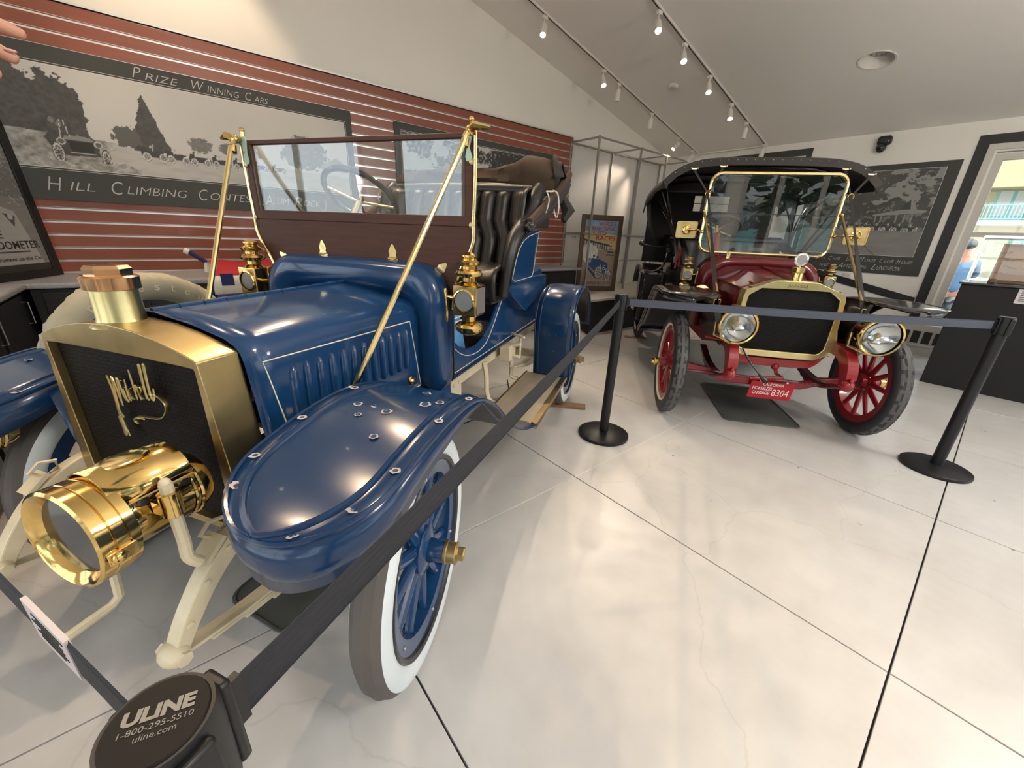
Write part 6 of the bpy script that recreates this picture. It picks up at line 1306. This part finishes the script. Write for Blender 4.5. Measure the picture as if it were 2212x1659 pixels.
    MB().lathe([(.040, .006), (.040, .012), (.034, .014), (.030, .010), (.014, .012), (.012, .022), (0, .024)], (-.66, s * .655, 1.445), (1, 0, 0), 24).tube([(-.645, s * .655, 1.445), (-.65, s * .56, 1.445), (-.70, s * .51, 1.43)], .008, 8).ball((-.69, s * .52, 1.435), .016, 8, 6).build('mirror_arm', 'brass', m0)
    sl_ = side_lamp(red, (-.70, s * .575, 1.065), s, 'brass_aged', .84)
    MB().box((-.62, s * .28, 1.245), (.012, .030, .055)).tube([(-.62, s * .265, 1.225), (-.62, s * .295, 1.225)], .008, 8).tube([(-.66, s * .28, 1.27), (-.61, s * .28, 1.265)], .009, 8).build('screen_hinge', 'brass_light', red, bevel=.002)
    # hood irons at the side
    for k in range(4):
        MB().tube(smooth_path([(-1.62, s * .56, 1.30), (-1.75 - .10 * k, s * .66, 1.60), (-1.45 - .42 * k, s * .78, 1.86)], 5), .009, 6).build('canopy_iron', 'black_gloss', red)
# axle, tie rod, plate, crank
ax = MB(); ax.ribbon([(0, -.60, .40), (0, -.46, .375), (0, -.40, .37), (0, -.28, .325), (0, .28, .325), (0, .40, .37), (0, .46, .375), (0, .60, .40)], (0, 0, 1), .032, .020); ax.build('front_axle', 'red_frame', red, angle=0, bevel=.008)
MB().tube([(.14, -.64, .40), (.14, .62, .385)], .011, 8).tube([(.14, -.64, .40), (0, -.67, .41)], .014, 8).tube([(.14, .62, .385), (0, .67, .41)], .014, 8).build('tie_rod', 'red_dark', red)
cmx = smooth_path([(.10, -.345, .63), (.10, -.31, .62), (.10, -.26, .55), (.10, -.20, .525), (.10, 0, .52), (.10, .20, .525), (.10, .26, .55), (.10, .31, .62), (.10, .345, .63)], 4)
MB().ribbon(cmx, (0, 0, 1), .030, .022).build('cross_member', 'red_frame', red, angle=0, bevel=.006)
MB().tube([(.10, .02, .50), (.17, .02, .45), (.20, .06, .43), (.20, -.16, .405)], .013, 8).ball((.12, .02, .49), .028, 10, 6).build('crank_guard', 'red_frame', red)
MB().tube(smooth_path([(.17, -.25, .62), (.22, -.20, .54), (.27, -.12, .45), (.28, -.07, .41)], 4), [.006] * 8 + [.010, .018, .020, .020, .014], 8).build('crank_strap', 'leather', red)
MB().tube([(-2.66, -.66, .425), (-2.66, .66, .425)], .04, 10).ball((-2.66, 0, .425), .15, 16, 8).build('rear_axle', 'red_dark', red)
MB().box((-1.7, 0, .56), (2.5, .66, .03)).build('floor_pan', 'black_iron', red, angle=0)
MB().box((-.35, 0, .50), (.7, .40, .06)).build('engine_pan', 'black_iron', red, angle=0, bevel=.02)
pl = MB().prism(rrect(.31, .150, .012, 3, .068, .272), lambda a, b, t: (.045 + t + (b - .27) * .2, a, b), 0, .003).build('licence_plate', 'plate_red', red, angle=0)
for y in (-.02, .165): MB().box((.048, y, .352), (.03, .020, .022)).build('plate_clip', 'chrome', pl, bevel=.003)
def pt(y, z): return (.0492 + (z - .27) * .2, y, z)
pu_ = Vector((.2, 0, 1)).normalized()
text('lettering', 'CALIFORNIA', .024, 'plate_white', pl, pt(.000, .312), (0, 1, 0), pu_, .150, .0005, 0, .02); text('lettering', 'HORSELESS', .027, 'plate_white', pl, pt(-.067, .273), (0, 1, 0), pu_, .140, .0005, 0, .02)
text('lettering', 'CARRIAGE', .027, 'plate_white', pl, pt(-.060, .233), (0, 1, 0), pu_, .122, .0005, 0, .02); text('number', '8304', .060, 'plate_white', pl, pt(.080, .228), (0, 1, 0), pu_, .120, .0005)
# radiator
outer = [(-.245, .565), (-.30, .60), (-.355, .625), (-.375, .65), (-.335, .80), (-.325, 1.00), (-.315, 1.045), (-.125, 1.120), (0, 1.122), (.125, 1.120), (.315, 1.045), (.325, 1.00), (.335, .80), (.375, .65), (.355, .625), (.30, .60), (.245, .565)]
inner = [(-.245, .615), (-.265, .625), (-.285, .655), (-.287, .70), (-.29, .80), (-.292, .95), (-.288, 1.005), (-.215, 1.060), (0, 1.062), (.215, 1.060), (.288, 1.005), (.292, .95), (.29, .80), (.287, .70), (.285, .655), (.265, .625), (.245, .615)]
rr_ = MB().ring(outer, inner, lambda a, b, t: (t, a, b), .045, .150).build('radiator_shell', 'brass_pale', red, angle=25, bevel=.005)
MB().box((0, 0, 0), (.001, .001, .001)); MB().prism([(.245, .57), (-.245, .57), (-.245, .612), (.245, .612)], lambda a, b, t: (t, a, b), .046, .149).build('lower_tank', 'brass_pale', rr_, angle=0)
MB().box((.115, 0, .838), (.03, .58, .45)).build('radiator_core', 'core_red_car', rr_, angle=0)
MB().lathe([(.045, -.005), (.040, 0), (.036, .05), (.042, .055), (.042, .085), (.034, .09)], (.095, 0, 1.122), n=24).build('filler_neck', 'brass', rr_)
mm = MB().lathe([(.036, -.008), (.040, -.006), (.040, .006), (.036, .008)], (.10, 0, 1.262), (1, 0, 0), 28).tube([(.10, 0, 1.21), (.10, 0, 1.23)], .008, 8).lathe([(.043, -.003), (.046, 0), (.043, .003)], (.10, 0, 1.262), (1, 0, 0), 28).build('radiator_gauge', 'chrome', rr_)
MB().lathe([(0, .0085), (.032, .0085)], (.10, 0, 1.262), (1, 0, 0), 24, cap=False).build('gauge_face', 'rack_metal', mm)
ms = MB(); [ms.tube([(.1515, -.055 + .018 * k, 1.082 + .008 * math.sin(k * 2)), (.1515, -.048 + .018 * k, 1.100 - .006 * (k % 2)), (.1515, -.040 + .018 * k, 1.080)], .0018, 4) for k in range(7)]; ms.tube(smooth_path([(.1515, -.06, 1.075), (.1515, 0, 1.082), (.1515, .075, 1.076)], 4), .0015, 4); ms.build('engraved_script', 'brass_aged', rr_)
# bonnet and cowl
def rsec(x):
    t = (.045 - x) / .64; k = lambda a, b: a + (b - a) * t
    s = [(k(.33, .40), .62), (k(.325, .395), k(.98, .99)), (k(.305, .375), k(1.035, 1.06)), (k(.13, .16), k(1.108, 1.15)), (0, k(1.112, 1.165))]
    return [(x, y, z) for y, z in s] + [(x, -y, z) for y, z in reversed(s[:-1])]
bn = MB().grid([rsec(.045 - .64 * k / 8) for k in range(9)]).build('bonnet', 'red_paint', red, angle=15, solid=.005)
for s in (1, -1): MB().tube([(.04, s * .31, 1.040), (-.59, s * .38, 1.065)], .006, 6).build('side_hinge', 'red_paint', bn)
MB().tube([(.04, 0, 1.118), (-.59, 0, 1.172)], .008, 8).build('centre_hinge', 'red_dark', bn)
for s in (1, -1): MB().ball((-.05, s * .235, 1.085), .016, 8, 6, (1, 1, .6)).build('latch', 'brass', bn)
def co(g, yw=.485, zt=1.243): 
    r = .20; P = [(yw - g, .62), (yw - g, zt - g - r)] + [(yw - g - r + r * math.cos(R_(a)), zt - g - r + r * math.sin(R_(a))) for a in range(10, 91, 10)]
    return P + [(0, zt - g + .006)] + [(-y, z) for y, z in reversed(P)]
fx = [(.40, .62), (.397, .90)] + [(.395 - .02 * k, .99 + .009 * k) for k in range(9)] + [(0, 1.165)]; fxx = fx + [(-y, z) for y, z in reversed(fx[:-1])]
rows = []
for g, x in ((.075, -.590), (.03, -.60), (.005, -.63), (0, -.68), (0, -.84)): rows.append([(x, y, z) for y, z in co(g)])
cwr = MB().grid(rows).build('cowl', 'red_paint', red, angle=60, solid=.005)
MB().prism([(y, z) for y, z in co(.075)], lambda a, b, t: (t, a, b), -.60, -.592).build('cowl_front', 'red_paint', cwr, angle=0)
MB().prism([(y, z) for y, z in co(.02)], lambda a, b, t: (t, a, b), -.838, -.825).build('dashboard', 'mahogany', cwr, angle=0)
MB().lathe([(.065, 0), (.065, .10), (.055, .115), (0, .118)], (-.42, -.50, .93), (1, 0, .25), 28).build('gas_generator', 'brass_aged', red)
# windscreen
wf = smooth_path([(-.72, y, z) for y, z in rrect(1.03, .635, .085, 6, 0, 1.585)], 1)
wr_ = MB().tube(wf[:-1], .0125, 10, closed=True).build('windscreen_frame', 'brass_light', red)
MB().prism(rrect(1.01, .615, .078, 6, 0, 1.585), lambda a, b, t: (-.72 + t, a, b), -.002, .002).build('glass_pane', 'windscreen', wr_, angle=0)
MB().box((-.72, 0, 1.59), (.006, 1.01, .006)).build('split_bar', 'rim_black', wr_, angle=0)
# canopy
rows = []
def cz(v, x): e = abs(v) / .86; return 1.885 + .165 * (1 - e ** 6) + .012 * (1 - e * e) + .03 * math.sin(PI * min(1, max(0, (-x - 1) / 2)))
xs_ = [-.97, -1.0, -1.2, -1.5, -1.8, -2.1, -2.4, -2.7, -2.9, -3.0, -3.04]
for x in xs_:
    row = []; dr = 0 if x > -2.7 else (-2.7 - x) ** 2 * .7
    for k in range(25):
        v = -.86 + 1.72 * k / 24; row.append((x, v, cz(v, x) - dr - (.012 if x == -.97 else 0)))
    rows.append([(x, -.865, row[0][2] - .075 - (.03 if x < -2 else 0))] + row + [(x, .865, row[-1][2] - .075 - (.03 if x < -2 else 0))])
cn_ = MB().grid(rows).build('canopy', 'canvas_dark', red, angle=70, solid=.012)
fb = [(-.965, -.86 + 1.72 * k / 24, cz(-.86 + 1.72 * k / 24, -1) - .035) for k in range(25)]
MB().ribbon([(-.968, -.862, 1.80)] + fb + [(-.968, .862, 1.80)], (0, 0, 1), .030, .006).build('front_valance', 'canvas_dark', cn_, angle=0)
st_ = MB().ball((0, 0, 0), .0045, 6, 4).mesh('stud', 'brass_light')
for k in range(1, 24): b = bpy.data.objects.new('stud', st_); COL.objects.link(b); b.parent = cn_; b.location = (fb[k][0] + .010, fb[k][1], fb[k][2] + .012)
for x in (-1.45, -2.05, -2.6): MB().tube([(x, -.85 + 1.7 * k / 16, cz(-.85 + 1.7 * k / 16, x) - .025) for k in range(17)], .014, 8).build('canopy_bow', 'black_gloss', cn_)
MB().ring([(-.80, 1.05), (.80, 1.05), (.80, 1.97), (-.80, 1.97)], [(-.22, 1.74), (.22, 1.74), (.22, 1.93), (-.22, 1.93)], lambda a, b, t: (-3.0 + t, a, b), 0, .006).build('rear_curtain', 'canopy_inside', cn_, angle=0)
MB().box((-2.995, 0, 1.835), (.01, .44, .010)).build('window_bar', 'rim_black', cn_, angle=0)
MB().grid([[(x, -.845, 1.84), (x, -.80, 1.60), (x, -.70, 1.32)] for x in (-2.45, -2.7, -2.95)]).build('side_curtain', 'canopy_inside', cn_, angle=60, solid=.006)
# seats
for x0, nm in ((-1.62, 'front'), (-2.75, 'rear')):
    rows = []
    for i in range(31):
        y = -.50 + i / 30; row = []
        for j in range(14):
            u = j / 13; fr = abs((y / .12) % 1 - .5) * 2; row.append((x0 - .10 * u + .022 * (1 - fr ** 3), y, 1.02 + .36 * u + (0 if u < .99 else -.01)))
        rows.append(row)
    MB().grid(rows).build('seat_back', 'leather', red, angle=70, solid=.03); MB().tube([(x0 - .11, -.5 + k / 10, 1.385) for k in range(11)], .04, 10).build('seat_roll', 'leather', red)
    MB().box((x0 + .22, 0, .98), (.44, .92, .16)).build('seat_cushion', 'leather', red, angle=0, bevel=.04)
# steering wheel
cv = Vector((-1.12, -.30, 1.475)); nv = Vector((-.55, 0, .83)).normalized(); u_ = Vector((0, 1, 0)); v_ = nv.cross(u_)
sw = MB().tube([cv + (u_ * math.cos(2 * PI * k / 40) + v_ * math.sin(2 * PI * k / 40)) * .205 for k in range(40)], .013, 10, closed=True).build('steering_wheel', 'frame_wood', red)
for k in range(4): a = PI / 2 * k + .6; MB().tube([cv - nv * .02, cv + (u_ * math.cos(a) + v_ * math.sin(a)) * .20], .008, 6).build('spoke', 'brass_aged', sw)
MB().tube([cv + nv * .02, cv - nv * .06], .030, 12).build('boss', 'brass', sw); MB().tube([cv - nv * .05, cv - nv * .62], .028, 12).build('steering_column', 'red_frame', sw)
# horn, levers and tool box
MB().tube([(-1.30, -.56, 1.10), (-1.22, -.57, 1.26)], .009, 6).tube([(-1.24, -.60, 1.08), (-1.16, -.60, 1.27)], .010, 6).build('brake_lever', 'red_frame', red)
MB().tube(smooth_path([(-1.42, -.86, 1.02), (-1.36, -.78, 1.03), (-1.38, -.70, 1.10), (-1.52, -.66, 1.18), (-1.60, -.62, 1.20)], 4), [.036, .024, .014, .012] + [.012] * 9 + [.030, .034, .030, .018], 10).build('bulb_horn', 'black_gloss', red)
MB().tube([(-1.62, -.92, 1.30), (-1.68, -.80, 1.28), (-1.72, -.62, 1.28)], .010, 6).ball((-1.60, -.94, 1.31), .030, 10, 6).build('canopy_pivot', 'black_gloss', red)
bx_ = MB().box((-1.66, -.765, .735), (.30, .28, .56)).build('tool_box', 'black_gloss', red, angle=0, bevel=.03)
for y in (-.86, -.67): MB().box((-1.66, y, .735), (.312, .014, .572)).build('box_strap', 'black_iron', bx_, angle=0, bevel=.003)
for y in (-.86, -.67):
    for z in (.62, .78, .92): MB().ball((-1.503, y, z), .008, 8, 5).build('brass_stud', 'brass', bx_)
def WR(u, v):
    p = Vector(RO) + Matrix.Rotation(RA, 3, 'Z') @ Vector((u, v, 0)); return (p.x, p.y)
tray('flat black drip tray on floor beneath front of the red car', [WR(.115, -.235), WR(.115, .345), WR(-.80, .33), WR(-.80, -.23)])
blk('wood_block', 'small wooden block under the rear wheel of the red car', WR(-2.56, -.76), (.30, .09, .016), RA + R_(85))
